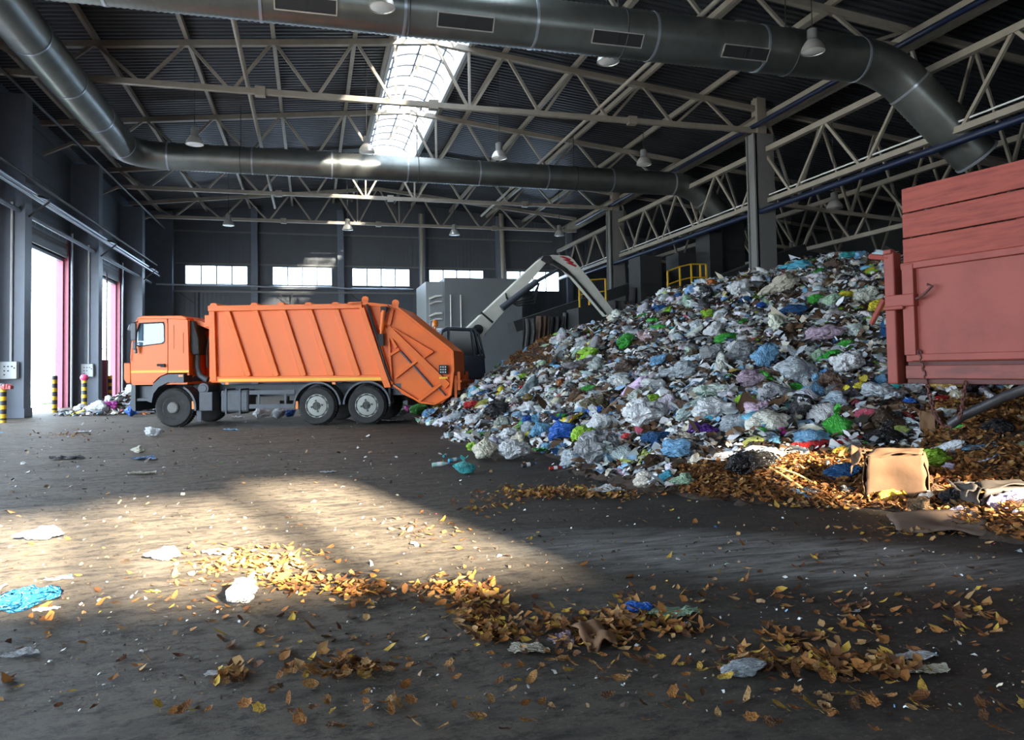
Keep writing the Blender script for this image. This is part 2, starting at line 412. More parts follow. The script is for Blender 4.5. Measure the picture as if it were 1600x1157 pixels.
# trusses
UP = [RIDGE+2.95*k for k in range(-5, 6)]
LO = [RIDGE+2.95*(k+.5) for k in range(-5, 5)]
ZL = 11.8
def truss_main(y, label, zl=ZL):
    t = thing('roof_truss', label, 'truss', (RIDGE, y, zl), group='cream roof trusses spanning the hall')
    X = lambda x: x-RIDGE; Z = lambda z: z-zl
    for a, b in ((WX0+.3, RIDGE), (RIDGE, CX1)):
        h = MB(); h.bar((X(a), 0, Z(zc(a))), (X(b), 0, Z(zc(b))), .20, .22); h.build('top_chord', M['truss'], t)
    h = MB(); h.bar((X(LO[0]-1.4), 0, 0), (X(CX1), 0, 0), .18, .20)
    for x in (LO[2]+1, RIDGE+.0, LO[7]+1): h.box((X(x), 0, 0), (.36, .30, .34))
    h.build('bottom_chord', M['truss'], t)
    for i, x in enumerate(LO):
        for ux in (UP[i], UP[i+1]):
            s = .12 if ux > x else -.12
            h = MB(); h.bar((X(x)+s, 0, .06), (X(ux)-s*.9, 0, Z(zc(ux))-.08), .105); h.build('diagonal_brace', M['truss'], t)
    for x in (SKX0, SKX1):
        h = MB(); h.bar((X(x), 0, .05), (X(x), 0, Z(zc(x))), .09); h.build('vertical_post', M['truss'], t)
    h = MB(); h.bar((X(WX0+.4), 0, Z(ZL-.6)), (X(LO[0]-1.4), 0, 0), .12); h.build('knee_brace', M['truss'], t)
    return t
truss_main(20, 'cream roof truss running just behind the large near duct', 12.1)
truss_main(28, 'cream roof truss crossing the near end of the skylight')
truss_main(36, 'cream roof truss just above the far crosswise duct')
truss_main(44, 'cream roof truss whose bottom chord shows below the far duct')
truss_main(52, 'farthest cream roof truss, close to the rear wall')
truss_main(12, 'cream roof truss nearest the camera, at the upper edge of the view', 12.1)
# purlins run the length of the hall on the top chords
names = ['outer left', 'second left', 'third left', 'fourth left', 'fifth left', 'left ridge', 'right ridge', 'fifth right', 'fourth right', 'third right', 'second right', 'outer right']
px_ = [RIDGE+2.95*k for k in (-5, -4, -3, -2, -1)]+[SKX0-.15, SKX1+.15]+[RIDGE+2.95*k for k in (1, 2, 3, 4)]
for i, x in enumerate(px_):
    h = MB(); h.b2((-.07, WYF, -.11), (.07, WYB-.2, .11)); o = h.build('roof_purlin', M['truss']); o.location = (x, 0, zc(x)+.24)
    side = 'left' if x < RIDGE else 'right'; k = abs(round((x-RIDGE)/2.95))
    tag(o, ('long steel roof purlin hugging the %s edge of the skylight' % side) if abs(x-RIDGE) < 2 else
        'long cream roof purlin, %s %s of the skylight' % (['', 'nearest on the', 'second to the', 'third to the', 'fourth to the', 'fifth to the'][k], side), 'purlin', 'cream purlins along the roof')
# long pale tubes running lengthwise under the trusses at the right
for x, lab in ((-2.2, 'left of the skylight'), (11.6, 'right of the skylight')):
    h = MB(); h.tube((x, 8, ZL+.45), (x, 50, ZL+.45), .08, 10); tag(h.build('lengthwise_tie', M['truss']), 'round pale steel tie running lengthwise through the trusses %s' % lab, 'tie beam')

# columns
for k, y in enumerate(LCOL):
    labs = {4: 'blue-grey wall column nearest in view, left of the first doorway', 5: 'blue-grey wall column between the two open doorways', 6: 'blue-grey wall column right of the second doorway'}
    t = thing('steel_column', labs.get(k, 'blue-grey wall column out of view beside the camera side doors'), 'column', (CX0, y, 0), group='columns of the left wall')
    h = MB(); h.b2((WX0-CX0, -.72, 0), (0, 0, 12.2)); h.b2((WX0-CX0, -.78, 0), (.04, .05, .35)); h.build('column_shaft', M['column'], t)
h = MB(); h.b2((WX0, WYB-.7, 0), (CX0+.95, WYB-.02, 13)); tag(h.build('corner_column', M['column']), 'wide dark column in the far left corner', 'column')
for i, x in enumerate((392, 527.5, 655.5, 776, 886)):
    p = atY(x, 400, WYB-.4); h = MB(); h.b2((0, 0, 0), (.46, .4, 13.6)); o = h.build('rear_column', M['column']); o.location = (p.x, WYB-.42, 0)
    tag(o, 'blue-grey column of the rear wall, %s' % ['between the first and second windows', 'between the second and third windows', 'between the third and fourth windows', 'behind the grey cabin, beside a white pipe', 'right of the last window behind the crane arm'][i], 'column', 'columns of the rear wall')
for y, lab in ((28, 'grey steel column rising behind the top of the waste heap'), (44, 'grey steel column far right beyond the crane arm'), (12, 'grey steel column hidden right behind the red trailer')):
    t = thing('steel_column', lab, 'column', (CX1-.3, y, 0), group='columns of the right row')
    h = MB(); h.b2((-.5, -.3, 0), (.5, -.24, 11.6)); h.b2((-.5, .24, 0), (.5, .3, 11.6)); h.b2((-.42, -.3, 0), (-.34, .3, 11.6)); h.b2((.34, -.2, 0), (.42, .3, 11.6)); h.build('column_shaft', M['columnR'], t)
    h = MB(); h.b2((-.22, -.22, 11.6), (.22, .22, 13.3)); h.build('column_head', M['truss'], t)

def long_truss(x, z0, z1, y0, y1, step, label, m='truss'):
    t = thing('lengthwise_truss', label, 'truss', (x, y0, z0)); n = round((y1-y0)/step)
    for z, w_ in ((z0, .2), (z1, .22)):
        h = MB(); h.bar((0, 0, z-z0), (0, y1-y0, z-z0), w_, w_); h.build('chord', M[m], t)
    for i in range(n):
        y = i*step; ym = y+step/2
        h = MB(); h.bar((0, y, z1-z0), (0, ym-.15, 0), .11); h.build('diagonal_brace', M[m], t)
        h = MB(); h.bar((0, ym+.15, 0), (0, y+step, z1-z0), .11); h.build('diagonal_brace', M[m], t)
    return t
long_truss(CX1-.1, 8.65, 10.9, 12, 56, 4.0, 'lengthwise truss joining the right row of columns above the heap')
long_truss(25.5, 7.6, 9.8, 12, 56, 4.0, 'second lengthwise truss in the dark side aisle at right')
for x0, z, r, lab in ((CX1-.7, 11.9, .10, 'dark blue pipe running under the eave above the right columns'), (CX1-.55, 8.15, .12, 'dark blue pipe running beneath the lengthwise truss')):
    h = MB(); h.tube((x0, 4, z), (x0, 50, z), r, 10); tag(h.build('service_pipe', M['blue'], smooth=True), lab, 'pipe')
h = MB(); h.bar((CX1+.1, 4, 12.3), (CX1+.1, 54, 12.3), .25, .6); tag(h.build('eave_beam', M['truss']), 'deep cream eave beam over the right row of columns', 'beam')
h = MB(); h.bar((CX1-.1, 4, 8.9), (CX1-.1, 54, 8.9), .04, .05); tag(h.build('cable_rail', M['white']), 'thin white cable rail just over the lengthwise truss chord', 'rail')
for i, y in enumerate((20, 28, 36, 44)):
    t = thing('aisle_truss', ['aisle truss behind the red trailer', 'aisle truss behind the grey column', 'aisle truss above the dark conveyor', 'farthest aisle truss in the dark'][i], 'truss', (CX1, y, 8.6), group='trusses of the right side aisle')
    h = MB(); h.bar((0, 0, 0), (WX1-CX1, 0, -1.2), .16); h.build('bottom_chord', M['truss'], t)
    h = MB(); h.bar((0, 0, zc(CX1)-8.6), (WX1-CX1, 0, zc(WX1)-8.6), .18); h.build('top_chord', M['truss'], t)
    for k in range(6):
        a = 2.9*k; zt = lambda q: zc(CX1+q)-8.6; zb = lambda q: -1.2*q/(WX1-CX1)
        h = MB(); h.bar((a, 0, zt(a)), (a+1.45, 0, zb(a+1.45)), .1); h.build('diagonal_brace', M['truss'], t)
        h = MB(); h.bar((a+1.45, 0, zb(a+1.45)), (a+2.9, 0, zt(a+2.9)), .1); h.build('diagonal_brace', M['truss'], t)

# rear wall rails, trays and pipes
def tube_thing(name, pts, r, m, lab, cat='pipe', n=10):
    h = MB(); h.path(pts, r, n); return tag(h.build(name, M[m], smooth=True), lab, cat)
h = MB(); h.bar((WX0+1.2, WYB-.06, 11.75), (19, WYB-.06, 11.75), .1, .12); tag(h.build('wall_girt', M['columnR']), 'upper horizontal girt across the rear wall', 'rail')
h = MB(); h.bar((WX0+1.2, WYB-.06, wz1+.16), (19, WYB-.06, wz1+.16), .1, .1); tag(h.build('wall_girt', M['columnR']), 'horizontal girt just above the rear windows', 'rail')
tube_thing('wall_pipe', [(CX0, 55.4, wz0-.22), (-3, WYB-.5, wz0-.22), (1.6, WYB-.5, wz0-.22), (2.6, WYB-.5, wz0-.3), (7.6, WYB-.5, wz0-.3)], .07, 'pipeg', 'pale pipe running just below the rear windows')
h = MB(); h.bar((CX0+1, WYB-.6, wz0-.62), (7.9, WYB-.6, wz0-.62), .1, .14); tag(h.build('cable_tray', M['columnR']), 'cable tray below the pipe on the rear wall', 'cable tray')
for i, x in enumerate((-7.9, -1.3, 3.9)):
    h = MB(); h.bar((x, WYB-.5, 0), (x, WYB-.5, wz0-.65), .08); h.bar((x, WYB-.5, wz0-1.5), (x-1.0, WYB-.5, wz0-.7), .05)
    tag(h.build('tray_post', M['dark']), 'thin dark post propping the cable tray, %s' % ['below the first window', 'below the second window', 'below the third window'][i], 'post', 'posts under the cable tray')
p = atY(661, 400, WYB-1.0); tube_thing('drain_pipe', [(p.x, WYB-1, 0), (p.x-.1, WYB-1, 13.4)], .15, 'truss', 'tall cream drainpipe between the third and fourth windows')
p = atY(787, 400, WYB-1.0); tube_thing('drain_pipe', [(p.x+.1, WYB-1, 4), (p.x-.15, WYB-1, 13.8)], .19, 'truss', 'thick cream drainpipe rising behind the grey cabin')

# left wall rails and pipes
for x, z, r, m, lab in ((-10.1, 8.95, .06, 'dark', 'thin dark pipe highest on the left wall'), (-10.05, 8.45, .075, 'pipeg', 'bright galvanised pipe along the left wall above the doorways'),
                        (-9.95, 8.22, .06, 'pipeg', 'second galvanised pipe just beneath the bright one on the left wall'), (-10.5, 7.75, .09, 'column', 'blue-grey door beam pipe over the doorways')):
    tube_thing('wall_pipe', [(x, 6, z), (x, 54.5, z)], r, m, lab)
tube_thing('duct_rail', [(-9.7, 8, 11.6), (-9.7, 55, 11.6)], .06, 'dark', 'dark rail hanging under the duct along the left wall')
for k in range(4):
    y = 31.93+9.95*(k-1)
    h = MB(); h.bar((-10.6, y-.35, 8.6), (-9.6, y-.35, 8.3), .07); h.bar((-10.3, y-.35, 7.6), (-9.6, y-.35, 8.2), .06)
    tag(h.build('pipe_bracket', M['dark']), 'dark bracket carrying the wall pipes at the %s' % ['column nearest the camera', 'column left of the first doorway', 'column between the doorways', 'column right of the second doorway'][k], 'bracket')

# ------------------------------------------------------------------ ducts
def ribbed(pts, r, pitch=.15, n=36, amp=.022, joint=2.6):
    """spiral-ribbed round duct along a polyline"""
    g = MB(); P = []; Rr = []; d = 0
    for a, b in zip(pts[:-1], pts[1:]):
        a = Vector(a); b = Vector(b); L_ = (b-a).length; k = max(1, int(L_/(pitch/2)))
        for i in range(k):
            P.append(a.lerp(b, i/k)); j = len(P)
            Rr.append(r + (amp if j % 2 else 0))
    P.append(Vector(pts[-1])); Rr.append(r)
    g.path(P, Rr, n); return g
def bend(a, b, c, rad, k=7):
    """points of a rounded corner at b"""
    a, b, c = Vector(a), Vector(b), Vector(c); u = (a-b).normalized()*rad; v = (c-b).normalized()*rad
    return [b+u*(1-t)**2+v*t*t for t in [i/k for i in range(k+1)]]
def duct_thing(label, start, segs, r, m='galv'):
    t = thing('ventilation_duct', label, 'duct', start); s0 = Vector(start)
    for name, pts in segs:
        pts = [Vector(p)-s0 for p in pts]
        if name == 'elbow': g = MB(); g.path(pts, r*1.01, 36)
        else: g = ribbed(pts, r)
        g.build(name, M[m], t, smooth=True)
    for name, pts in segs:
        if name == 'elbow': continue
        a, b = Vector(pts[0])-s0, Vector(pts[-1])-s0; L_ = (b-a).length; k = max(1, int(L_/3.1)); dr = (b-a).normalized()
        for i in range(k+1):
            c = a.lerp(b, i/k); g = MB(); g.path([c-dr*.035, c+dr*.035], r+.03, 36); g.build('joint_band', M['pipeg'], t, smooth=True)
    return t
ZN, YN, RN = 11.0, 19.0, .66
e1 = (17.6, YN, ZN); e2 = (20.4, YN-.6, 8.0)
b1 = bend((10, YN, ZN), e1, e2, 1.1)
nd = duct_thing('large galvanised duct crossing near the camera and bending down at right', (0, YN, ZN), [('duct_section', [(-8.2, YN, ZN), b1[0]]), ('elbow', b1), ('duct_section', [b1[-1], e2])], RN)
for i, (x, y) in enumerate(((478, 24), (729, 47), (967, 73), (1168, 99))):
    p = atY(x, y, YN-.6); ang = R(-38)
    mm = Matrix.Rotation(ang, 3, 'X')
    c = Vector((p.x, -math.cos(ang)*0 - RN*math.cos(R(38)), -RN*math.sin(R(38))))
    h = MB(); m3 = Matrix.Rotation(R(38), 3, 'X'); h.box((0,0,0), (1.45, .06, .36)); h.box((0,-.035,0), (.03, .03, .36))
    g_ = h.build('grille', M['dark'], nd); g_.location = c; g_.rotation_euler = (R(38), 0, 0)
    h = MB()
    for zz_ in (-.18, .18): h.box((0, -.04, zz_), (1.5, .03, .03))
    for xx_ in (-.74, .74): h.box((xx_, -.04, 0), (.03, .03, .36))
    h.build('grille_frame', M['lampm'], g_)
ZF, YF_, RF = 11.15, 35.0, .59
XL = -7.6
c1 = (XL, YF_, ZF); bb = bend((XL, 20, ZF), c1, (10, YF_, ZF), 1.6)
c2 = (19.6, YF_, ZF); c3 = (22.2, YF_-.4, 8.6); b3 = bend((10, YF_, ZF), c2, c3, 1.1)
duct_thing('galvanised duct along the left wall turning across the far hall', c1, [('duct_section', [(XL, 6, ZF), bb[0]]), ('elbow', bb), ('duct_section', [bb[-1], b3[0]]), ('elbow', b3), ('duct_section', [b3[-1], c3])], RF)
for x, y0 in ((2.5, YN), (8.5, YN), (14, YN), (-3, YF_), (5, YF_), (13, YF_)):
    near = y0 == YN; r_ = RN if near else RF; zz_ = ZN if near else ZF
    h = MB(); h.tube((0, 0, r_), (0, 0, zc(x)+.2-zz_), .018, 6); h.path([((r_+.05)*0, (r_+.04)*math.cos(a), (r_+.04)*math.sin(a)) for a in [2*math.pi*i/24 for i in range(25)]], .014, 5, caps=False)
    o = h.build('duct_hanger', M['dark']); o.location = (x, y0, zz_)
    side = 'left' if x < 4 else ('middle' if x < 10 else 'right')
    tag(o, 'dark hanger rod and strap holding the %s duct, %s of the crossing' % ('near' if near else 'far', side+'most' if side != 'middle' else 'middle one'), 'hanger')

# ------------------------------------------------------------------ high-bay lamps
def make_lamp():
    t = thing('pendant_lamp', '', 'lamp')
    h = MB(); h.tube((0,0,0), (0,0,1), .013, 6); co = h.build('suspension_cord', M['dark'], t); co.location = (0, 0, .6)
    h = MB(); h.lathe([(.10,.60), (.13,.58), (.13,.34), (.16,.30), (.10,.28)], 16); h.build('ballast_housing', M['columnR'], t, smooth=True)
    h = MB(); h.lathe([(.14,.30), (.20,.24), (.27,.12), (.30,.0), (.285,.0), (.25,.11), (.17,.22), (.10,.27)], 24); h.build('reflector', M['lampm'], t, smooth=True)
    h = MB(); h.lathe([(.28,.02), (.2,-.01), (.05,-.02), (.02,-.02)], 24); h.build('lamp_lens', M['lens'], t, smooth=True)
    return t
lamp0 = None
for px, py, z, lab in ((357,350,10.4,'pendant lamp before the rear wall above the first window'), (543,357,10.3,'pendant lamp before the rear wall above the third window'),
        (710,365,10.2,'pendant lamp before the rear wall above the fourth window'), (874,366,10.2,'pendant lamp above the crane arm'),
        (573,235,10.6,'pendant lamp at the lower left end of the skylight'), (780,244,10.6,'pendant lamp just above the far duct right of the skylight'),
        (304,222,10.6,'pendant lamp hanging over the left bend of the far duct'), (596,6,10.5,'pendant lamp at the top edge before the near duct'),
        (950,92,10.6,'pendant lamp in front of the near duct, top centre'), (1006,254,10.6,'pendant lamp above the right part of the far duct'),
        (1270,76,10.6,'pendant lamp in front of the near duct close to its bend'), (1304,322,8.2,'pendant lamp in the dark aisle left of the red trailer top'),
        (1238,395,7.6,'pendant lamp low in the dark just over the heap')):
    o = make_lamp() if lamp0 is None else copy_tree(lamp0)
    lamp0 = lamp0 or o
    o.location = atZ(px, py, z) - Vector((0, 0, .1)); o['label'] = lab; o['group'] = 'high bay pendant lamps'; o.scale = (1.12,)*3
    for ch in o.children:
        if ch.name.startswith('suspension'): ch.scale = (1, 1, (zdeck(o.location.x)-o.location.z)/1.12-.6)

# ------------------------------------------------------------------ bollards and control boxes by the doors
def bollard(p, hgt, lab, ball=False, bands=7, r=.11):
    t = thing('bollard', lab, 'bollard', p, group='striped door bollards')
    h = MB(); h.lathe([(r, 0), (r, hgt-.03), (r*.7, hgt), (.02, hgt+.01)], 20); h.build('post', M['bblack'], t, smooth=True)
    for k in range(bands):
        z = hgt*(k+.05)/bands; 
        if k % 2 == 0: continue
        h = MB(); h.lathe([(r+.004, z), (r+.004, z+hgt/bands*.95)], 20); h.build('yellow_band', M['yellow'], t, smooth=True)
    h = MB(); h.lathe([(r+.004, .0), (r+.004, hgt/bands*.6)], 20); h.build('yellow_band', M['yellow'], t, smooth=True)
    if ball:
        h = MB(); h.lathe([(.03, -.16), (.13, -.12), (.18, 0), (.13, .12), (.03, .16)], 18, o=(0,0,hgt+.08)); h.build('ball_cap', mat('pinkish_red_ball', (.7,.06,.16), .4), t, smooth=True)
p = atZ(4, 661); bollard(p, 1.32, 'yellow and black bollard at the left edge by the nearest column', bands=9)
h = MB()
for k in range(5): h.box((.05+.05*k, -.1, 1.18+.05*(k % 2)), (.14, .16, .12), Matrix.Rotation(.7*k, 3, 'Z'))
o = h.build('tied_rag', mat('red_white_rag', (.5,.12,.12), .8), None, bevel=.02); o.location = p; tag(o, 'red and white rag tied round the bollard at the left edge', 'rag')
p = atZ(85, 645); bollard(p, 1.55, 'free standing yellow and black bollard outside the first doorway', bands=9)
p = atZ(131.5, 640); bollard(Vector(p), 1.35, 'striped bollard with a pinkish red ball on top', True, bands=8)
p = atZ(171.5, 632); bollard(Vector(p), 1.5, 'striped bollard seen through the second doorway behind the waste', bands=8)
for k, (px, lab) in enumerate(((15, 'nearest left column'), (137, 'column between the doorways'))):
    y = LCOL[4+k]-.72; p = atY(px, 579, y-.12)
    t = thing('control_box', 'pale grey door control box with buttons on the %s' % lab, 'control box', (p.x, y, p.z-.32), group='door control boxes')
    h = MB(); h.b2((-.27, -.26, 0), (.27, 0, .64)); h.build('enclosure', M['offw'], t, bevel=.02)
    for i, (bx, bz) in enumerate(((-.12,.46), (0,.46), (.12,.46), (-.12,.3), (0,.3), (-.12,.16), (.2,.4))):
        h = MB(); h.lathe([(.026,-.285), (.026,-.25)], 10, o=(bx, 0, bz), axis='Y'); h.build('button', M['dark'], t)
    h = MB(); h.tube((.02, -.08, .64), (.02, -.08, 6.6), .045, 8); h.build('conduit', M['white'], t)
# red guard post beside the second doorway, with a thin stand pipe
p0 = atZ(158, 631); 
h = MB(); h.b2((-.45, -.18, 0), (-.05, .25, 2.35)); h.b2((-.05, -.13, 0), (.33, .22, 2.33)); o = h.build('guard_post', M['pink'], bevel=.02); o.location = (p0.x+.35, LCOL[5]+.8, 0); tag(o, 'red box shaped guard post beside the second doorway', 'post')
h = MB(); h.tube((0,0,0), (0,0,6.9), .035, 8); h.bar((-.02,0,2.9), (-.3,0,2.9), .04); o = h.build('stand_pipe', M['pink']); o.location = (p0.x+.62, LCOL[5]+.9, 0); tag(o, 'thin red stand pipe rising in the second doorway', 'pipe')

# ------------------------------------------------------------------ grey cabin, dark conveyors and railings at the back
p = atY(694.5, 434, 46); q = atY(815, 434, 46)
t = thing('site_cabin', 'tall grey metal cabin standing against the rear wall', 'cabin', (p.x, 46, 0))
W_ = q.x-p.x
h = MB(); h.b2((0, 0, 0), (W_, 5, p.z)); h.build('cabin_body', M['kiosk'], t)
h = MB(); h.b2((-1.1, .6, 0), (0, 5, p.z-.2)); h.b2((-.9, .3, 0), (0, .6, p.z-1.2)); h.build('side_annex', M['kiosk2'], t)
h = MB(); h.b2((-1.3, -.05, 3.55), (W_*.5, .0, 4.25)); h.build('pale_band', M['kiosk2'], t)
for k, z in enumerate((6.0, 4.9, 3.9)):
    h = MB(); h.path([(-.95, .2, z), (-.6, .0, z+.15), (-.2, -.05, z+.16)], .09, 10); h.path([(-.95, .2, z-.35), (-.6, .0, z-.2), (-.2, -.05, z-.2)], .06, 8); h.build('curved_pipe', M['lampm'], t, smooth=True)
for x in (.35, 1.0):
    h = MB(); h.tube((x, -.15, 2), (x, -.15, p.z-1.1), .045, 8); h.build('front_pole', M['lampm'], t)
# inclined conveyor and dark screens
def px_bar(p0, p1, y0, y1, w, hh, name, m, lab, cat):
    a = atY(*p0, y0); b = atY(*p1, y1); t = thing(name, lab, cat, (a.x, a.y, 0)); o_ = Vector((a.x, a.y, 0)); h = MB(); h.bar(a-o_, b-o_, w, hh); h.build('conveyor_frame', M[m], t)
    for f_ in (.12, .5, .88):
        c = a.lerp(b, f_)-o_; h = MB(); h.bar((c.x, .3, 0), (c.x, .3, c.z), .14); h.bar((c.x, -.3, 0), (c.x, -.3, c.z), .14); h.bar((c.x, -.3, c.z*.6), (c.x, .3, c.z*.6), .08); h.build('support_frame', M['dark'], t)
    return t
px_bar((800, 512), (1040, 432), 36, 36, 1.2, .55, 'inclined_conveyor', 'dk2', 'dark inclined conveyor climbing behind the crane arm', 'conveyor')
px_bar((1020, 486), (1250, 398), 31, 31, 1.2, .9, 'inclined_conveyor', 'dk2', 'dark inclined conveyor climbing behind the crest of the heap', 'conveyor')
rnd = random.Random(3)
rags = [mat('brown_sacking', (.16,.10,.07), .9, noise_=(5, .6, (.07,.05,.045))), mat('grey_sacking', (.10,.10,.10), .9, noise_=(5, .6, (.04,.04,.042))), mat('dark_sacking', (.035,.033,.035), .9)]
for i, (x0, x1, y0, y1, mi) in enumerate(((817,838,498,540,1), (838,858,494,532,0), (858,880,495,535,2), (880,905,489,530,1), (905,925,486,525,1), (925,938,488,522,2), (938,950,480,520,0), (950,985,470,520,1), (985,1010,450,500,2), (1010,1040,440,480,2))):
    a = atY(x0, y0, 34.5); b = atY(x1, y1, 34.5); h = MB(); n = 9; v = []
    for k in range(n):
        for j in range(5):
            v.append((a.x+(b.x-a.x)*k/(n-1)+.05*math.sin(j*2+i), 34.5+.16*math.sin(k*1.9+i)+.05*j, a.z+(b.z-a.z-1.3)*j/4))
    h.add(v, [(k*5+j, k*5+j+1, k*5+j+6, k*5+j+5) for k in range(n-1) for j in range(4)])
    o = h.build('sacking_curtain', rags[mi], smooth=True); sm = o.modifiers.new('thickness', 'SOLIDIFY'); sm.thickness = .02
    tag(o, '%s sacking curtain hanging under the conveyor, %s' % (['brown', 'grey', 'blackish'][mi], ['at the far left end', 'second from the left end', 'third from the left end', 'fourth from the left end', 'in the middle', 'right of the middle', 'narrow and brown right of the middle', 'near the crane arm tip', 'behind the crane arm tip', 'at the far right end'][i]), 'curtain', 'sacking curtains under the conveyor')
h = MB(); a = atY(905, 420, 50); 
h.b2((a.x, 49.5, 0), (WX1, 49.8, 6.9)); tag(h.build('sorting_line_wall', M['dk2']), 'dark cladding of the sorting line in the right background', 'cladding')
for i, (x0, x1, yt, yb) in enumerate(((1108,1130,350,440), (1130,1165,335,440), (1000,1035,400,470), (1060,1100,395,425))):
    a = atY(x0, yt, 33+i*.5); b = atY(x1, yb, 33+i*.5); h = MB()
    h.b2((a.x, 33+i*.5, 0), (b.x, 34.4+i*.5, a.z)); 
    for k in range(3): h.b2((a.x-.03, 32.97+i*.5, a.z*(.5+.15*k)), (b.x+.03, 33.0+i*.5, a.z*(.5+.15*k)+.08))
    tag(h.build('machine_tower', M['dk2']), 'dark machinery tower %s' % ['left of the grey column', 'touching the grey column', 'right of the crane arm tip', 'behind the yellow railing'][i], 'machinery')
def railing(pts, y, lab, hgt):
    a = atY(*pts[0], y); t = thing('safety_railing', lab, 'railing', a); P = [atY(*p, y)-a for p in pts]
    for f_ in (1.0, .5):
        h = MB(); h.path([Vector((q.x, 0, q.z-hgt*(1-f_))) for q in P], .035, 6); h.build('rail', M['yellow'], t)
    h = MB(); h.b2((P[0].x-.1, -.1, -a.z), (P[-1].x+.1, 1.6, min(q.z for q in P)-hgt)); h.build('walkway_base', M['dk2'], t)
    for q in P:
        h = MB(); h.bar((q.x, 0, q.z-hgt), (q.x, 0, q.z), .07); h.build('post', M['yellow'], t)
railing([(1043,424), (1062,417), (1080,413), (1094,413), (1103,413)], 32, 'yellow safety railing above the heap crest', 1.3)
railing([(905,442), (920,438), (946,436)], 33, 'yellow railing behind the crane arm', 1.2)

# ------------------------------------------------------------------ orange refuse truck
M.update(
    orange=mat('orange_truck_paint', (.90,.165,.008), .34, spec=.35, noise_=(1.2, .35, (.78,.14,.012)), bump=(3, .05)),
    orange2=mat('orange_loader_paint', (.84,.155,.012), .42, spec=.35, noise_=(2.2, .5, (.66,.13,.02))),
    stripe=mat('yellow_reflective_stripe', (.95,.50,.01), .4),
    chassis=mat('grey_chassis_paint', (.075,.085,.10), .5, noise_=(4, .6, (.05,.045,.04))),
    plastic=mat('dark_grey_plastic', (.055,.065,.08), .45),
    tyre=mat('tyre_rubber', (.022,.022,.023), .8, noise_=(7, .6, (.05,.042,.035))),
    hub=mat('grey_hub_cover', (.36,.37,.33), .5, noise_=(6, .5, (.25,.23,.19))),
    hub2=mat('dusty_front_hub', (.17,.17,.16), .6, noise_=(6, .6, (.12,.10,.06))),
    seat=mat('cab_interior', (.04,.04,.045), .8), chrome=mat('chrome', (.6,.6,.6), .2, metal=1),
    red=mat('red_light', (.55,.03,.02), .3), amber=mat('amber_lens', (.85,.25,.02), .3))
TW = 2.5
fwp = atZ(271, 668); r2p = atZ(573, 664); ang = math.atan2(r2p.y-fwp.y, r2p.x-fwp.x); LW = (r2p-fwp).length
K = LW/302.0
def tx(px): return (px-271)*K
def tz(py, px=420): return (668-4*(px-271)/302.0 - py)*K
def T(px, py): return (tx(px), tz(py, px))
tr = thing('refuse_truck', 'orange refuse collection truck standing side on before the rear wall', 'truck', (fwp.x, fwp.y, 0), ang)
def wheel(name, cx, r, front, y, side=1):
    """wheel whose outer face looks along -y when side is 1"""
    wz = r
    g = MB(); wd = .34
    g.lathe([(r*.60, -wd/2), (r*.66, -wd/2-.015), (r*.90, -wd/2-.01), (r*.97, -wd/2+.03), (r, -wd/2+.07), (r, wd/2-.07), (r*.97, wd/2-.03), (r*.90, wd/2), (r*.60, wd/2)], 48, axis='Y')
    for k in range(48):
        a = 2*math.pi*k/48; m = Matrix.Rotation(-a, 3, 'Y'); g.box(m @ Vector((r*1.0, 0, 0)), (.022, wd*.72, r*.07), m)
    w_ = g.build(name, M['tyre'], tr, smooth=True); w_.location = (cx, y, wz)
    if side < 0: w_.rotation_euler = (0, 0, math.pi)
    g = MB()
    if front:
        g.lathe([(r*.61, -.14), (r*.60, -.17), (r*.55, -.17), (r*.50, -.10), (r*.30, -.06), (r*.30, -.20), (r*.24, -.23), (.02, -.23)], 36, axis='Y')
        h = g.build('rim', M['hub2'], w_, smooth=True)
        g = MB()
        for k in range(10):
            a = 2*math.pi*k/10; g.tube((math.cos(a)*r*.40, -.06, math.sin(a)*r*.40), (math.cos(a)*r*.40, -.125, math.sin(a)*r*.40), .02, 6)
        g.build('wheel_nuts', M['chrome'], w_)
    else:
        g.lathe([(r*.62, -.15), (r*.61, -.185), (r*.57, -.19), (r*.53, -.16), (r*.50, -.185), (r*.22, -.20), (r*.20, -.17), (.02, -.17)], 40, axis='Y')
        g.build('rim', M['hub'], w_, smooth=True)
        g = MB()
        for k in range(10):
            a = 2*math.pi*(k+.5)/10; m = Matrix.Rotation(-a, 3, 'Y'); g.box(m @ Vector((r*.565, -.187, 0)), (.028, .01, .10), m)
        for k in range(4):
            a = 2*math.pi*(k+.12)/4; g.box((math.cos(a)*r*.28, -.197, math.sin(a)*r*.28), (.05, .02, .05))
        g.build('rim_slots', M['dark'], w_)
    return w_
RW = 30*K
for y, s_ in ((.17, 1), (TW-.17, -1)):
    wheel('front_wheel', 0, RW, True, y, s_)
    wheel('rear_wheel', tx(496.5), RW*.985, False, y, s_); wheel('rear_wheel', tx(573.5), RW*.985, False, y, s_)
# chassis frame, axles
g = MB()
for y in (.75, 1.65): g.b2((tx(232), y, tz(622)), (tx(640), y+.1, tz(603)))
for x in (271, 340, 420, 496, 573): g.b2((tx(x)-.06, .75, tz(620)), (tx(x)+.06, 1.75, tz(608)))
g.build('chassis_frame', M['chassis'], tr)
for x in (0, tx(496.5), tx(573.5)):
    g = MB(); g.tube((x, .3, RW), (x, TW-.3, RW), .09, 12); g.lathe([(.05,-.2),(.22,-.12),(.25,0),(.22,.12),(.05,.2)], 16, o=(x, TW/2, RW), axis='Y'); g.build('axle', M['chassis'], tr, smooth=True)
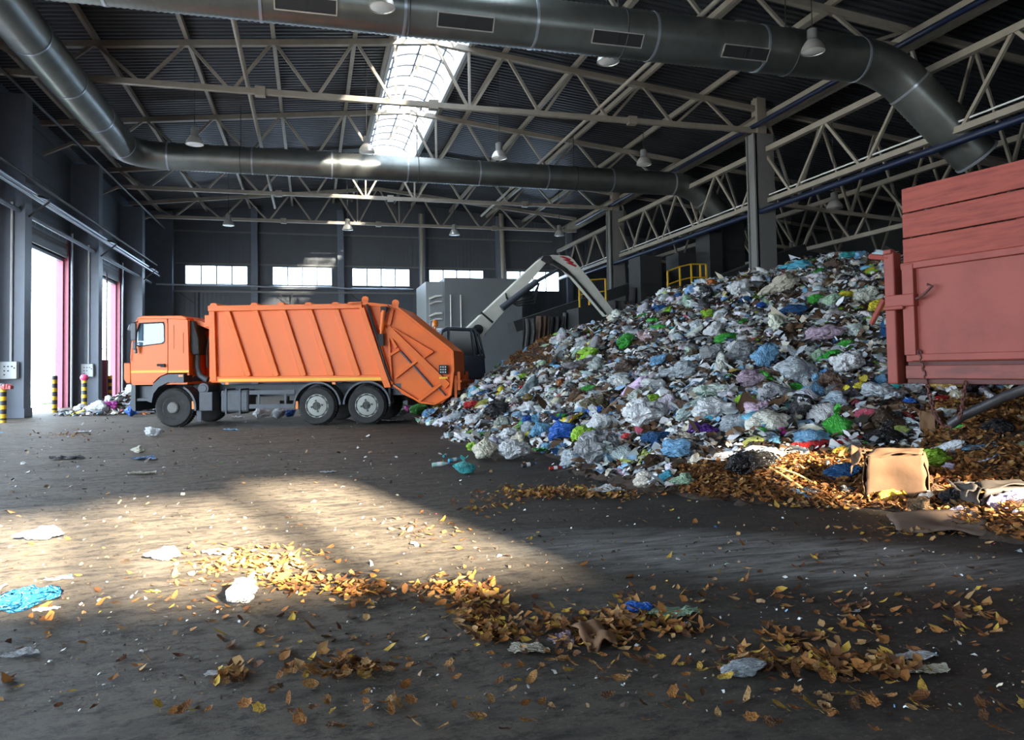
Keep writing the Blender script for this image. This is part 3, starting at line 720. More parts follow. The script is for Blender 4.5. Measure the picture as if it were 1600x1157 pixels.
# cab: side panels with a window opening each, roof, front, rear
cabo = [T(203,600), T(201.5,570), T(208,515), T(214,499), T(224,496.5), T(288,496.5), T(294,500), T(296,584), T(262,584.5), T(250,589), T(240,600)]
cab = MB()
# door / side skins
win_o = [T(209.5,541), T(211,520), T(217,506), T(256,504.5), T(257.5,510), T(257.5,536), T(254,539), T(216,543.5)]
door_o = [T(202,560), T(204,538), T(210.5,508), T(216,500), T(260,500), T(261.5,508), T(261.5,555), T(203,566)]
for y0, y1, s_ in ((0, .04, 0), (TW-.04, TW, 1)):
    d = MB(); d.ring(door_o, win_o, y0, y1); d.prism([T(203,566), T(261.5,555), T(261.5,584), T(248,590), T(238,600), T(204,600)], y0, y1)
    dd = d.build('cab_door', M['orange'], tr)
    gl = MB(); gl.prism(win_o, (y0+y1)/2-.004, (y0+y1)/2+.004); gl.build('door_window', M['carglass'], dd)
    fr = MB(); wi = [((x-tx(234))*.93+tx(234), (z-tz(523))*.90+tz(523)) for x, z in win_o]; fr.ring(win_o, wi, y0-.006 if s_ == 0 else y0, y1 if s_ == 0 else y1+.006); fr.build('window_seal', M['black'], dd)
    q = MB(); yy = -.05 if s_ == 0 else TW+.01; q.b2((tx(246), yy, tz(573.5,250)), (tx(258), yy+.04, tz(570,250))); q.b2((tx(252), yy-.01, tz(575,250)), (tx(258.5), yy+.03, tz(571,250))); q.build('door_handle', M['black'], dd)
    q = MB(); yy = -.004 if s_ == 0 else TW-.001; q.b2((tx(203.5), yy, tz(584,203)), (tx(261), yy+.005, tz(580.5,203))); q.build('reflective_stripe', M['stripe'], dd)
    p = MB(); p.prism([T(262.5,500), T(288,498), T(294,503), T(296,584), T(262.5,584)], y0, y1); pp = p.build('cab_side_panel', M['orange'], tr, bevel=.01)
    q = MB(); q.b2((tx(262.5), yy, tz(584,262)), (tx(295.5), yy+.005, tz(580.5,262))); q.build('reflective_stripe', M['stripe'], pp)
    if s_ == 0:
        q = MB(); q.b2((tx(271), -.012, tz(545)), (tx(272), .002, tz(508))); q.b2((tx(286), -.012, tz(552)), (tx(287), .002, tz(520))); q.build('pressed_seam', M['orange2'], pp)
p = MB(); p.prism([T(212,502), T(214,497.5), T(222,495), T(284,495), T(294,499), T(290,502), T(262,500.5), T(216,500.5)], -.01, TW+.01); p.build('cab_roof', M['orange'], tr, bevel=.02)
p = MB(); p.b2((tx(292), .04, tz(586)), (tx(295), TW-.04, tz(500))); p.build('cab_rear_panel', M['orange2'], tr)
p = MB(); p.prism([T(201.5,575), T(203,566), T(205,566), T(205,600), T(203,600)], .02, TW-.02); p.b2((tx(204), .04, tz(600)), (tx(292), TW-.04, tz(597))); p.build('cab_front_panel', M['orange'], tr)
p = MB(); p.prism([T(203,566), T(212,502), T(213.5,502), T(205,566)], .05, TW-.05); p.build('windscreen', M['carglass'], tr)
p = MB()
for y in (0, TW-.06): p.prism([T(202,566), T(211,502), T(214,502), T(206,566)], y, y+.06)
p.build('windscreen_pillar', M['orange'], tr)
p = MB(); p.prism([T(192,568), T(202,569), T(203,600), T(196,600), T(192,594)], .0, TW); p.build('front_bumper_corner', M['orange'], tr, bevel=.02)
p = MB(); p.prism([T(203,601), T(209,601), T(209,643), T(205,643), T(201,636)], .05, TW-.05); p.b2((tx(209), .1, tz(643)), (tx(238), TW-.1, tz(641))); p.b2((tx(209), .25, tz(622)), (tx(232), .3, tz(602))); p.b2((tx(209), .1, tz(625)), (tx(233), .5, tz(621))); p.build('lower_bumper', M['plastic'], tr)
p = MB(); p.b2((tx(212), .35, tz(560)), (tx(226), TW-.35, tz(545))); p.build('dashboard', M['seat'], tr)
for y in (.45, 1.6):
    p = MB(); p.b2((tx(240), y, tz(560)), (tx(256), y+.5, tz(550))); p.b2((tx(255), y, tz(558)), (tx(261), y+.5, tz(520))); p.build('cab_seat', M['seat'], tr, bevel=.04)
p = MB(); p.path([(tx(232)+.2*math.cos(a), .7+.23*math.sin(a), tz(537)+.08*math.cos(a)) for a in [2*math.pi*i/16 for i in range(17)]], .018, 6, caps=False); p.build('steering_wheel', M['black'], tr)
# mirrors
p = MB(); p.b2((tx(209), -.20, tz(531)), (tx(217), -.13, tz(504))); p.b2((tx(211), -.18, tz(545)), (tx(216.5), -.12, tz(533))); p.b2((tx(213), -.16, tz(551)), (tx(217), -.1, tz(543))); mm_ = p.build('side_mirror', M['plastic'], tr, bevel=.02)
p = MB(); p.path([(tx(212), -.15, tz(504)), (tx(214), .02, tz(501))], .014, 6); p.path([(tx(212), -.15, tz(533)), (tx(211), .02, tz(536))], .014, 6); p.build('mirror_arm', M['black'], mm_)
p = MB(); p.box((tx(191.5), .55, tz(513,190)), (.25, .28, .2), Matrix.Rotation(.35, 3, 'Y')); m2 = p.build('front_mirror', M['plastic'], tr, bevel=.03)
p = MB(); p.path([(tx(196), .6, tz(516,190)), (tx(206), .5, tz(508,190)), (tx(211), .4, tz(507,190))], .015, 6); p.build('mirror_arm', M['black'], m2)
# arches
def arch(cx, r0, r1, a0, a1, y0, y1, n=14):
    o = [(cx+r1*math.cos(a0+(a1-a0)*k/n), RW+r1*math.sin(a0+(a1-a0)*k/n)) for k in range(n+1)]
    i = [(cx+r0*math.cos(a0+(a1-a0)*k/n), RW+r0*math.sin(a0+(a1-a0)*k/n)) for k in range(n+1)]
    g = MB(); m = n+1; v = [(x, y, z) for y in (y0, y1) for lp in (o, i) for x, z in lp]; g.v = v
    for k in range(n): g.f += [(k, k+1, m+k+1, m+k), (2*m+k, 3*m+k, 3*m+k+1, 2*m+k+1), (k, 2*m+k, 2*m+k+1, k+1), (m+k, m+k+1, 3*m+k+1, 3*m+k)]
    g.f += [(0, m, 3*m, 2*m), (n, 2*m+n, 3*m+n, m+n)]
    return g
for y0, y1 in ((-.03, .5), (TW-.5, TW+.03)):
    p = MB(); p.prism([T(230,628), T(233,616), T(240,601), T(252,590), T(264,586), T(288,586), T(288,599), T(262,599), T(248,606), T(240,616), T(237,630)], y0, y1); p.build('front_mudguard', M['plastic'], tr)
    arch(0, RW*1.12, RW*1.22, R(-8), R(62), y0, y1).build('mudguard_rear_half', M['chassis'], tr)
    for cx in (496.5, 573.5): arch(tx(cx), RW*1.14, RW*1.23, R(2), R(178), y0, y1, 20).build('rear_mudguard', M['chassis'], tr, smooth=True)
for x0, x1, a in ((300, 304, 0), (463, 461, 1)):
    p = MB(); p.b2((tx(x0), .0, tz(640, x0)), (tx(x0)+.07, .03, tz(628, x0))); p.build('side_marker', M['amber'], tr)
p = MB(); p.b2((tx(280), -.036, tz(590,280)), (tx(287), -.02, tz(587,280))); p.build('side_marker', M['amber'], tr)
# intake, pipes, tank group behind the cab
p = MB(); p.prism([T(293,503), T(300,503), T(308,530), T(309,555), T(298,556), T(294,540)], .1, .7); p.build('air_intake', M['black'], tr, bevel=.03)
p = MB(); p.path([(tx(300), .35, tz(538)), (tx(301), .32, tz(560)), (tx(301), .3, tz(574)), (tx(305), .3, tz(586)), (tx(313), .3, tz(592)), (tx(318), .3, tz(594))], .085, 12); p.build('intake_pipe', M['chassis'], tr, smooth=True)
p = MB(); p.path([(tx(322), .4, tz(520)), (tx(318), .38, tz(530)), (tx(315), .36, tz(548)), (tx(316), .36, tz(575))], .03, 8); p.path([(tx(325), .6, tz(530)), (tx(321), .5, tz(545)), (tx(319), .5, tz(580))], .03, 8); p.build('hydraulic_hose', M['black'], tr, smooth=True)
p = MB(); p.b2((tx(297), 1.0, tz(598)), (tx(326), TW-.1, tz(515)))
for k in range(7): z = tz(590-11*k); p.b2((tx(300), .96, z), (tx(326), 1.0, z+.03))
p.prism([T(294,499), T(312,505), T(326,512), T(326,518), T(296,506)], .3, TW-.1); p.build('body_front_fairing', M['orange2'], tr)
p = MB(); p.b2((tx(319), .05, tz(512)), (tx(328), TW-.05, tz(493))); p.build('front_body_beam', M['orange'], tr, bevel=.02)
p = MB(); p.lathe([(.02,-.01),(.155,-.01),(.17,.02),(.17,.9),(.02,.9)], 24, o=(tx(317), .05, tz(608.5,317)), axis='Y'); p.lathe([(.02,-.02),(.10,-.02),(.11,.0)], 20, o=(tx(317), .04, tz(608.5,317)), axis='Y'); p.build('air_tank', M['chassis'], tr, smooth=True)
p = MB(); p.b2((tx(311), .02, tz(643,311)), (tx(332), .5, tz(614,311))); p.b2((tx(306), .05, tz(660,306)), (tx(314), .08, tz(642,306))); p.build('battery_box', M['chassis'], tr, bevel=.015)
p = MB(); p.b2((tx(344), .04, tz(646,344)), (tx(389), .62, tz(611,344))); tk = p.build('fuel_tank', M['chassis'], tr, bevel=.07)
p = MB()
for x in (352, 374): p.b2((tx(x), .02, tz(648,x)), (tx(x+2.5), .64, tz(609,x)))
p.build('tank_strap', M['plastic'], tk)
for y in (.02, TW-.07):
    p = MB()
    for a, b in ((611, 617.5), (632.5, 639)): p.b2((tx(390), y, tz(b,425)), (tx(461), y+.05, tz(a,425)))
    for x in (403, 445): p.b2((tx(x), y+.01, tz(634,x)), (tx(x+3), y+.05, tz(612,x)))
    p.build('side_guard', M['chassis'], tr)
# compactor body
BZ0, BZ1 = 597, 480
sidep = [T(328,598), T(326,485), T(327,480), T(545,478.5), T(565,475), T(573,490), T(611,607), T(604,608), T(600,597)]
p = MB(); p.prism(sidep, .10, TW-.10); body = p.build('compactor_body', M['orange'], tr)
def slab(poly, y0, y1, name, m, par, bevel=.012):
    g = MB(); g.prism(poly, y0, y1); return g.build(name, M[m], par, bevel=bevel)
for y0, y1 in ((-.0, .11), (TW-.11, TW)):
    slab([T(326,488), T(326,480), T(545,478.5), T(566,475.5), T(568,486), T(328,489)], y0-.02, y1, 'top_rail', 'orange', body)
    slab([T(327,486), T(336,488), T(339,597), T(328,598)], y0, y1, 'front_post', 'orange', body)
    slab([T(563,485), T(571,485), T(611,607), T(601,608), T(597,597)], y0-.02, y1, 'rear_post', 'orange', body)
    slab([T(330,599.5), T(330,590), T(598,588.5), T(601,597.5)], y0+.02, y1, 'bottom_rail', 'orange', body)
    yy = y0+.012 if y0 < 1 else y1-.017
    slab([T(342,597.8), T(342,593.6), T(599,592), T(600,596)], yy, yy+.009, 'reflective_stripe', 'stripe', body, 0)
    for xt, xb in ((355,387), (399.5,431), (443,474), (485,517), (526.5,558)):
        slab([T(xt-4.5,487), T(xt+4.5,487), T(xb+6,588), T(xb+1,591), T(xb-5,588)], y0+.01, y1, 'slanted_rib', 'orange', body, .02)
for x in (335, 399, 441, 484, 526, 556):
    g = MB(); w2 = 6.5 if x < 550 else 12; g.prism([T(x-w2,481), T(x-w2+2,477.2), T(x-w2+4,476.2), T(x+w2-4,476.2), T(x+w2-2,477.2), T(x+w2,481)], -.02, TW+.02); g.build('roof_bow', M['orange'], body)
for x in (353, 520): 
    g = MB(); g.b2((tx(x), .0, tz(602.5,x)), (tx(x)+.1, .02, tz(599,x))); g.build('side_marker', M['amber'], tr)
# rear loader
hop = [T(574,477), T(596,480), T(620,482.5), T(706,551), T(707.5,582), T(702,620), T(688,632), T(676,634.5), T(655,631), T(626,617), T(613,601), T(600,560)]
g = MB(); g.prism(hop, .12, TW-.12); ld = g.build('rear_loader', M['orange2'], tr)
def strip(p0, p1, w, y0=.03, y1=.14, name='loader_rib', m='orange2', par=None):
    a = Vector(T(*p0)+(0,)); b = Vector(T(*p1)+(0,)); d = (b-a).normalized(); nrm = Vector((-d.y, d.x, 0))*(w*K/2)
    q = [a+nrm, b+nrm, b-nrm, a-nrm]; g = MB(); g.prism([(v.x, v.y) for v in q], y0, y1); return g.build(name, M[m], par or ld, bevel=.01)
for f0, f1 in ((.03, .14), (TW-.14, TW-.03)):
    for a, b, w_ in (((576,479),(613,603),3), ((576,479),(618,484),5), ((620,484),(705,552),4), ((705.5,551),(706.5,584),4), ((706,582),(701,620),4), ((701,620),(677,633),3),
                 ((677,633),(655,630),3), ((655,630),(614,604),3), ((606,517),(698,606),11), ((600,512),(620,547),4), ((613,488),(608,512),6), ((607,515),(612,603),3),
                 ((606,560),(624,549),4), ((618,592),(652,566),4), ((653,628),(690,600),5), ((614,516),(676,553),2), ((676,553),(657,566),2)):
        strip(a, b, w_, f0, f1)
    strip((625,552), (674,607), 2.4, f0+.01, f1+.0, 'loader_groove', 'plastic'); strip((683,608), (694,620), 2, f0+.01, f1, 'loader_groove', 'plastic')
for (x, y) in ((572, 472.5), (619, 478)):
    g = MB(); g.lathe([(.03,0),(.10,0),(.10,.06),(.03,.06)], 18, o=(tx(x), .02, tz(y,x)), axis='Y'); g.b2((tx(x)-.08, .02, tz(y+8,x)), (tx(x)+.08, .08, tz(y,x))); g.build('lifting_lug', M['orange'], ld)
g = MB(); g.path([(tx(601.5), -.02, tz(492)), (tx(598), -.02, tz(522))], .075, 14); g.path([(tx(598), -.02, tz(522)), (tx(596.5), -.02, tz(545))], .05, 12); cy = g.build('hydraulic_ram', M['orange2'], ld, smooth=True)
g = MB(); g.b2((tx(597), -.07, tz(495)), (tx(606), .05, tz(486))); g.b2((tx(593), -.08, tz(546)), (tx(601), .05, tz(528))); g.path([(tx(608), -.04, tz(484)), (tx(612), -.05, tz(490)), (tx(606), -.05, tz(497)), (tx(603), -.05, tz(510))], .018, 6); g.build('ram_mount', M['black'], cy)
g = MB(); g.path([(tx(575), -.02, tz(482)), (tx(584), -.03, tz(512)), (tx(594), -.03, tz(545)), (tx(602), -.02, tz(575)), (tx(611), -.02, tz(600))], .028, 8); g.path([(tx(578), -.02, tz(486)), (tx(590), -.02, tz(525)), (tx(597), -.02, tz(545))], .022, 8); g.build('hydraulic_hose', M['black'], ld, smooth=True)
g = MB(); g.b2((tx(685), -.03, tz(591)), (tx(698), .06, tz(577))); g.build('control_panel', M['black'], ld, bevel=.01)
g = MB()
for i in range(3):
    for j in range(3): g.tube((tx(688+3.5*i), -.045, tz(580+4*j)), (tx(688+3.5*i), -.03, tz(580+4*j)), .018, 8)
g.build('control_button', M['lampm'], ld)
g = MB(); g.b2((tx(685), .0, tz(598)), (tx(698), .05, tz(595))); g.build('yellow_grab_bar', M['stripe'], ld)
g = MB(); 
for y in (.15, TW-.3): g.b2((tx(707), y, tz(632,707)), (tx(711), y+.15, tz(590,707))); g.b2((tx(712), y, tz(612,707)), (tx(716), y+.12, tz(584,707)))
g.b2((tx(707), .15, tz(630,707)), (tx(711), TW-.15, tz(625,707))); g.b2((tx(709), .15, tz(600,707)), (tx(718), TW-.15, tz(597,707))); g.build('tail_frame', M['orange2'], ld)
g = MB(); g.b2((tx(608), .1, tz(612)), (tx(625), .5, tz(604))); g.b2((tx(612), .2, tz(622)), (tx(634), .6, tz(612))); g.build('loader_hinge_bracket', M['chassis'], ld)
g = MB(); g.b2((tx(607), .0, tz(636,607)), (tx(610), .3, tz(608,607))); g.build('rear_mud_flap', M['black'], tr)

# ------------------------------------------------------------------ material handler with white boom
M.update(boom=mat('white_boom_paint', (.78,.77,.66), .4, noise_=(1.6, .5, (.5,.5,.43))), cabdark=mat('dark_blue_cab_paint', (.025,.035,.06), .35),
         crimson=mat('red_boom_stripe', (.5,.03,.04), .4), hglass=mat('tinted_cab_glass', (.03,.04,.05), .12, spec=.25), orangerust=mat('orange_machine_paint', (.55,.13,.05), .5))
YH = 27.0
def H(px, py, y=YH): return atY(px, py, y)
base = H(720, 592); hb = thing('material_handler', 'white boomed material handler with dark cab working behind the truck', 'crane', (base.x, YH, 0))
B0 = Vector((base.x, YH, 0))
def hq(px, py, dy=0): p = atY(px, py, YH+dy*0); return Vector((p.x-base.x, dy, p.z))
g = MB(); P = [hq(*q) for q in ((686,586), (686,531), (690,517), (697,512.5), (740,514), (747,522), (756,552), (757,585), (750,592), (690,592))]
cabp = [(v.x, v.z) for v in P]; ctr = hq(720, 553)
def inset(poly, k, c): return [((x-c.x)*k+c.x, (z-c.z)*k+c.z) for x, z in poly]
g.prism([(v.x, v.z) for v in [hq(*q) for q in ((684,592), (684,560), (700,552), (757,556), (759,585), (752,593))]], 0, 1.5)
hc = g.build('operator_cab', M['cabdark'], hb, bevel=.05)
for a, b in (((687,560),(687,530)), ((701,560),(701,514)), ((742,560),(736,516)), ((757,560),(747,520)), ((752,560),(742,517))):
    for dy in (0, 1.4): g = MB(); g.bar(hq(*a)+Vector((0,dy,0)), hq(*b)+Vector((0,dy,0)), .07); g.build('cab_pillar', M['cabdark'], hc)
g = MB(); g.prism([(v.x, v.z) for v in [hq(*q) for q in ((687,532), (690,516), (698,511), (741,513), (750,523), (748,526), (739,517.5), (699,516), (692,520), (690,533))]], -.03, 1.5); g.build('cab_roof', M['cabdark'], hc, bevel=.03)
g = MB(); g.prism([(v.x, v.z) for v in [hq(*q) for q in ((702,557), (702,517), (735,518), (742,555))]], .03, .05); g.build('side_window', M['hglass'], hc)
g = MB(); g.prism([(v.x, v.z) for v in [hq(*q) for q in ((688,558), (688,532), (692,520), (700,517), (700,556))]], .03, .05); g.build('side_window', M['hglass'], hc)
g = MB(); g.prism([(v.x, v.z) for v in [hq(*q) for q in ((743,556), (737,518), (742,519), (755,553))]], .1, 1.4); g.build('windscreen', M['hglass'], hc)
g = MB(); g.b2(hq(722,558)+Vector((-.25,.5,-.1)), hq(722,530)+Vector((.25,.9,0))); g.build('operator_seat', M['seat'], hc, bevel=.05)
g = MB(); g.tube(hq(682,513)+Vector((0,.3,-.2)), hq(682,508)+Vector((0,.3,0)), .03, 8); g.lathe([(.10,-.12),(.12,0),(.08,.12),(.02,.15)], 14, o=hq(682,505)+Vector((0,.3,0))); g.build('beacon', M['amber'], hb, smooth=True)
g = MB(); g.b2(hq(684,592)+Vector((-1.6,.1,-.2)), hq(700,530)+Vector((-.8,2.4,-.1))); g.b2(hq(684,600)+Vector((-2.2,.3,-.4)), hq(760,592)+Vector((.3,2.6,0))); up_ = g.build('upper_carriage', M['orangerust'], hb, bevel=.05)
g = MB(); g.tube(hq(715,606)+Vector((0,1.4,-.3)), hq(715,600)+Vector((0,1.4,-.1)), .8, 20); g.b2(hq(680,606)+Vector((-1.0,.3,-.2)), hq(755,606)+Vector((.4,2.5,-.6))); g.build('undercarriage', M['dark'], hb, bevel=.03)
for sx in (690, 745):
    for dy in (.2, 2.3):
        c = hq(sx, 600); g = MB(); r_ = .5; g.lathe([(.1,-.18),(r_*.9,-.18),(r_,-.1),(r_,.1),(r_*.9,.18),(.1,.18)], 24, o=(c.x, dy, r_), axis='Y'); g.build('wheel', M['tyre'], hb, smooth=True)
def plate(name, pts, y0, y1, m, par, bevel=.02): 
    g = MB(); g.prism([(v.x, v.z) for v in [hq(*q) for q in pts]], y0, y1); return g.build(name, M[m], par, bevel=bevel)
bm_ = plate('boom', [(735,512), (746,545), (752,545), (764,521), (867,402), (869,397), (860,396), (851,402)], .7, 1.25, 'boom', hb)
plate('boom_collar', [(757,487), (759,485), (778,501), (776,504)], .68, 1.27, 'dark', bm_, 0)
plate('boom_head', [(853,402), (857,395.5), (868,396), (873,404), (866,410)], .6, 1.35, 'dark', bm_)
st = plate('stick', [(865,396), (872,394), (898,395.5), (906,401), (938,440), (973,487), (971,491), (960,492), (951,481), (905,427), (892,415), (879,408), (868,405)], .72, 1.23, 'boom', hb)
for k in range(3):
    plate('red_stripe', [(883+5.2*k, 396.6+4.9*k), (890+5.2*k, 396.4+4.9*k), (902+4.6*k, 401+5.2*k), (900+4.6*k, 403.3+5.2*k)], .705, .72, 'crimson', st, 0)
g = MB(); g.path([hq(872,403)+Vector((0,.66,0)), hq(893,417)+Vector((0,.66,0)), hq(925,452)+Vector((0,.66,0)), hq(957,490)+Vector((0,.66,0))], .045, 6); g.path([hq(868,405)+Vector((0,.62,0)), hq(905,430)+Vector((0,.62,0)), hq(950,484)+Vector((0,.62,0))], .04, 6); g.build('stick_hose', M['black'], st, smooth=True)
g = MB(); g.path([hq(790,480)+Vector((0,.6,0)), hq(846,437)+Vector((0,.6,0))], .13, 12); g.path([hq(846,437)+Vector((0,.6,0)), hq(878,419)+Vector((0,.6,0))], .07, 10); g.build('boom_ram', M['plastic'], bm_, smooth=True)
g = MB(); 
for k in range(3): g.path([hq(797,456+3*k)+Vector((0,.64,0)), hq(799+3*k,467+2*k)+Vector((0,.6,0)), hq(815,470+3*k)+Vector((0,.58,0)), hq(838+2*k,462+5*k)+Vector((0,.6,0)), hq(850,440)+Vector((0,.62,0))], .028, 6)
g.build('boom_hose', M['black'], bm_, smooth=True)
g = MB(); g.lathe([(.1,-.1),(.19,-.08),(.2,.05),(.1,.08)], 16, o=hq(752,514)+Vector((0,.55,0)), axis='Y'); g.build('work_lamp', M['black'], bm_, smooth=True)

# ------------------------------------------------------------------ red tipping trailer at the right
M.update(tred=mat('red_oxide_paint', (.28,.062,.044), .5, spec=.25, noise_=(1.4, .7, (.19,.040,.032)), bump=(9, .15)),
         twood=mat('red_painted_board', (.31,.070,.050), .6, spec=.2, noise_=(1.6, .8, (.16,.035,.028), (1, .3, 9)), bump=(14, .3)),
         tlow=mat('rusted_lower_beam', (.20,.042,.03), .6, noise_=(2.5, .8, (.07,.02,.016), (1, 1, 4))), tdark=mat('rusty_dark_steel', (.10,.03,.025), .7, noise_=(6, .6, (.05,.02,.018))), hose=mat('black_hose_rubber', (.03,.03,.033), .45))
A = atD(1418, 597, 9.0); Bq = ray(1600, 603)
# side face runs towards the camera's right: vertical plane through A whose lines vanish near (241, 558)
vd = ray(241, 558); vd = -Vector((vd.x, vd.y, 0)).normalized()         # direction towards the camera side
ta = math.atan2(vd.y, vd.x)
tl = thing('tipping_trailer', 'red painted farm trailer with wooden top boards at the right edge', 'trailer', (A.x, A.y, 0), ta)
nv = Vector((-vd.y, vd.x, 0))          # local +y
def tp(px, py, off=0.0):               # pixel -> local (x, z) in the plane y = off
    O = Vector((A.x, A.y, 0))+nv*off; d = ray(px, py); t = (O-CAM).dot(nv)/d.dot(nv); q = CAM+d*t-Vector((A.x, A.y, 0)); return q.dot(vd), q.z
TL_ = 6.6
zt_ = tp(1418, 293)[1]; zm_ = tp(1420, 411)[1]; zb_ = tp(1418, 597)[1]; zl_ = tp(1420, 553)[1]
sgn = 1.0      # interior lies towards +y or -y
inside = 1 if nv.x > 0 else -1
W3 = 2.4*inside
def tb(name, x0, x1, y0, y1, z0, z1, m, par=None, bevel=.01):
    g = MB(); g.b2((x0, y0*inside, z0), (x1, y1*inside, z1)); return g.build(name, M[m], par or tl, bevel=bevel)
hb3 = (zt_-zm_)/3
for y0, y1 in ((0, .05), (2.35, 2.4)):
    for k, zz_ in enumerate(((zm_, zm_+hb3*.98), (zm_+hb3, zm_+hb3*1.98), (zm_+hb3*2, zt_))):
        tb('side_board', 0+.004*k, TL_, y0, y1, zz_[0]+.004, zz_[1]-.004, 'twood')
    tb('steel_side', 0, TL_, y0-.01, y1+.02, zl_-.1, zm_-.05, 'tred')
    tb('top_rail', 0, TL_, y0-.06, y1+.06, zm_-.085, zm_-.003, 'tred')
    tb('lower_rail', .1, TL_, y0-.05, y1+.05, zl_-.09, zl_-.005, 'tred')
for k in range(5):
    x = .02+k*1.62; tb('side_post', x, x+.15, -.07, .06, zl_-.02, zm_-.02, 'tred')
tb('front_headboard', TL_-.05, TL_, 0, 2.4, zb_, zt_, 'tred')
tb('loading_floor', 0, TL_, .02, 2.38, zl_-.16, zl_-.09, 'tdark')
tb('chassis_beam', .0, TL_, -.03, .10, zb_+.04, zb_+.2, 'tlow'); tb('chassis_beam', 0, TL_, 2.3, 2.43, zb_+.04, zb_+.2, 'tred')
tb('under_rail', .0, TL_, -.0, .5, zb_-.02, zb_+.04, 'tdark'); tb('drawbar', TL_, TL_+1.6, 1.0, 1.4, .7, .85, 'tred')
for x in (4.0, 5.1):
    for y in (.05, 2.1):
        g = MB(); g.lathe([(.1,-.14),(.25,-.12),(.44,-.14),(.5,-.08),(.5,.08),(.44,.14),(.1,.14)], 28, o=(x, (y+.15)*inside, .5), axis='Y'); g.build('trailer_wheel', M['tyre'], tl, smooth=True)
    g = MB(); g.bar((x, .1*inside, .5), (x, 2.3*inside, .5), .1); g.bar((x, .4*inside, .5), (x, .4*inside, zb_+.1), .12); g.bar((x, 2.0*inside, .5), (x, 2.0*inside, zb_+.1), .12); g.build('trailer_axle', M['tdark'], tl)
# tail post with hinge, swung tailgate seen edge on
q0 = tp(1388, 600); q1 = tp(1400, 392)
tg = MB(); xa, xb = tp(1388, 500)[0], tp(1404, 500)[0]
tg.b2((xa, -.06*inside, tp(1390,600)[1]), (xb, .10*inside, tp(1400,394)[1])); tg.b2((xa+.02, -.09*inside, tp(1395,398)[1]), (xb-.01, .0, tp(1395,390)[1])); tg.b2((xa+.03, .1*inside, tp(1390,600)[1]), (xb-.02, 2.3*inside, tp(1395,420)[1]))
tgo = tg.build('tailgate', M['tred'], tl, bevel=.02)
h1 = tp(1391, 463); h2 = tp(1440, 478)
g = MB(); g.b2((h1[0]-.01, -.10*inside, h2[1]), (tp(1436,470)[0], .02, h1[1])); g.b2((h1[0]-.02, -.12*inside, h2[1]-.03), (h1[0]+.25, -.05*inside, h2[1]+.02)); g.build('latch_block', M['tred'], tl, bevel=.015)
g = MB(); a_ = tp(1436,468); pts = [Vector((a_[0]+.02, -.08*inside, a_[1])), Vector((tp(1450,462)[0], -.09*inside, tp(1450,462)[1])), Vector((tp(1464,452)[0], -.08*inside, tp(1464,447)[1])), Vector((tp(1456,446)[0], -.08*inside, tp(1456,445)[1]))]; g.path(pts, .016, 8); g.build('hook', M['tdark'], tl, smooth=True)
for (pa, pb, pc_) in (((1392,404),(1372,402),(1362,401)), ((1384,468),(1378,480),(1364,506))):
    g = MB(); P_ = [Vector((tp(*q)[0], -.03*inside, tp(*q)[1])) for q in (pa, pb, pc_)]; g.path(P_, .035, 8); g.build('latch_lever', M['tred'], tl, smooth=True)
# chains
def chain(pts, name, n):
    par = thing(name[0], name[1], 'chain', A+Vector((0,0,-A.z)), ta, 'rusty tailgate chains'); P_ = [Vector((tp(*q)[0], -.05*inside+.02*i, tp(*q)[1])) for i, q in enumerate(pts)]
    L_ = [(P_[i+1]-P_[i]).length for i in range(len(P_)-1)]; tot = sum(L_)
    for k in range(n):
        s = (k+.5)*tot/n; i = 0
        while s > L_[i]: s -= L_[i]; i += 1
        c = P_[i].lerp(P_[i+1], s/L_[i]); d = (P_[i+1]-P_[i]).normalized(); a = d.orthogonal().normalized(); a = Matrix.Rotation(math.pi/2*k, 3, d) @ a
        hl = tot/n*.62; g = MB(); g.path([c+d*hl*math.cos(t)+a*hl*.55*math.sin(t) for t in [2*math.pi*j/10 for j in range(11)]], .011, 5, caps=False); g.build('chain_link', M['tdark'], par, smooth=True)
chain([(1440,548), (1447,580), (1452,612), (1458,645), (1470,665), (1482,668)], ('chain', 'rusty chain hanging slack below the trailer corner, the left one of two'), 20)
chain([(1513,596), (1508,620), (1503,645), (1497,655)], ('chain', 'rusty chain hanging under the trailer near the black hose, the right one of two'), 10)
g = MB(); P_ = [atD(1484,664,8.6), atD(1505,650,8.5), atD(1540,634,8.3), atD(1575,618,8.0), atD(1610,606,7.6), atD(1680,592,7.2)]; g.path(P_, .055, 14); tag(g.build('hose', M['hose'], smooth=True), 'thick black hose running from the heap up under the red trailer', 'hose')

# ------------------------------------------------------------------ waste heap surface
HP = []
def gp(px, py): p = atZ(px, py, 0); return (p.x, p.y)
FOOT = [(725,645), (700,668), (680,690), (740,700), (800,702), (850,708), (900,742), (960,752), (1040,772), (1120,786), (1200,788), (1330,792), (1450,806), (1600,842)]
for q in FOOT: HP.append((*gp(*q), 0.0))
for q in FOOT: x, y = gp(*q); k = 1-1.3/math.hypot(x, y); HP.append((x*k-.3, y*k, -.25))
SIL = [(728,618,21.2), (760,592,22), (790,567,22.5), (818,544,22.5), (850,533,22.5), (900,518,22.5), (985,486,22.5), (1040,461,22), (1100,444,22), (1160,440,22), (1200,428,21.5), (1245,412,21), (1280,406,21), (1340,406,20.5), (1400,410,20), (1500,402,19)]
for px, py, d in SIL:
    p = atD(px, py, d); HP.append(tuple(p))
    u = Vector((p.x, p.y, 0)).normalized(); b = p+u*3.5; HP.append((b.x, b.y, p.z*.55)); b = p+u*(4+p.z*1.5); HP.append((b.x, b.y, -.2))
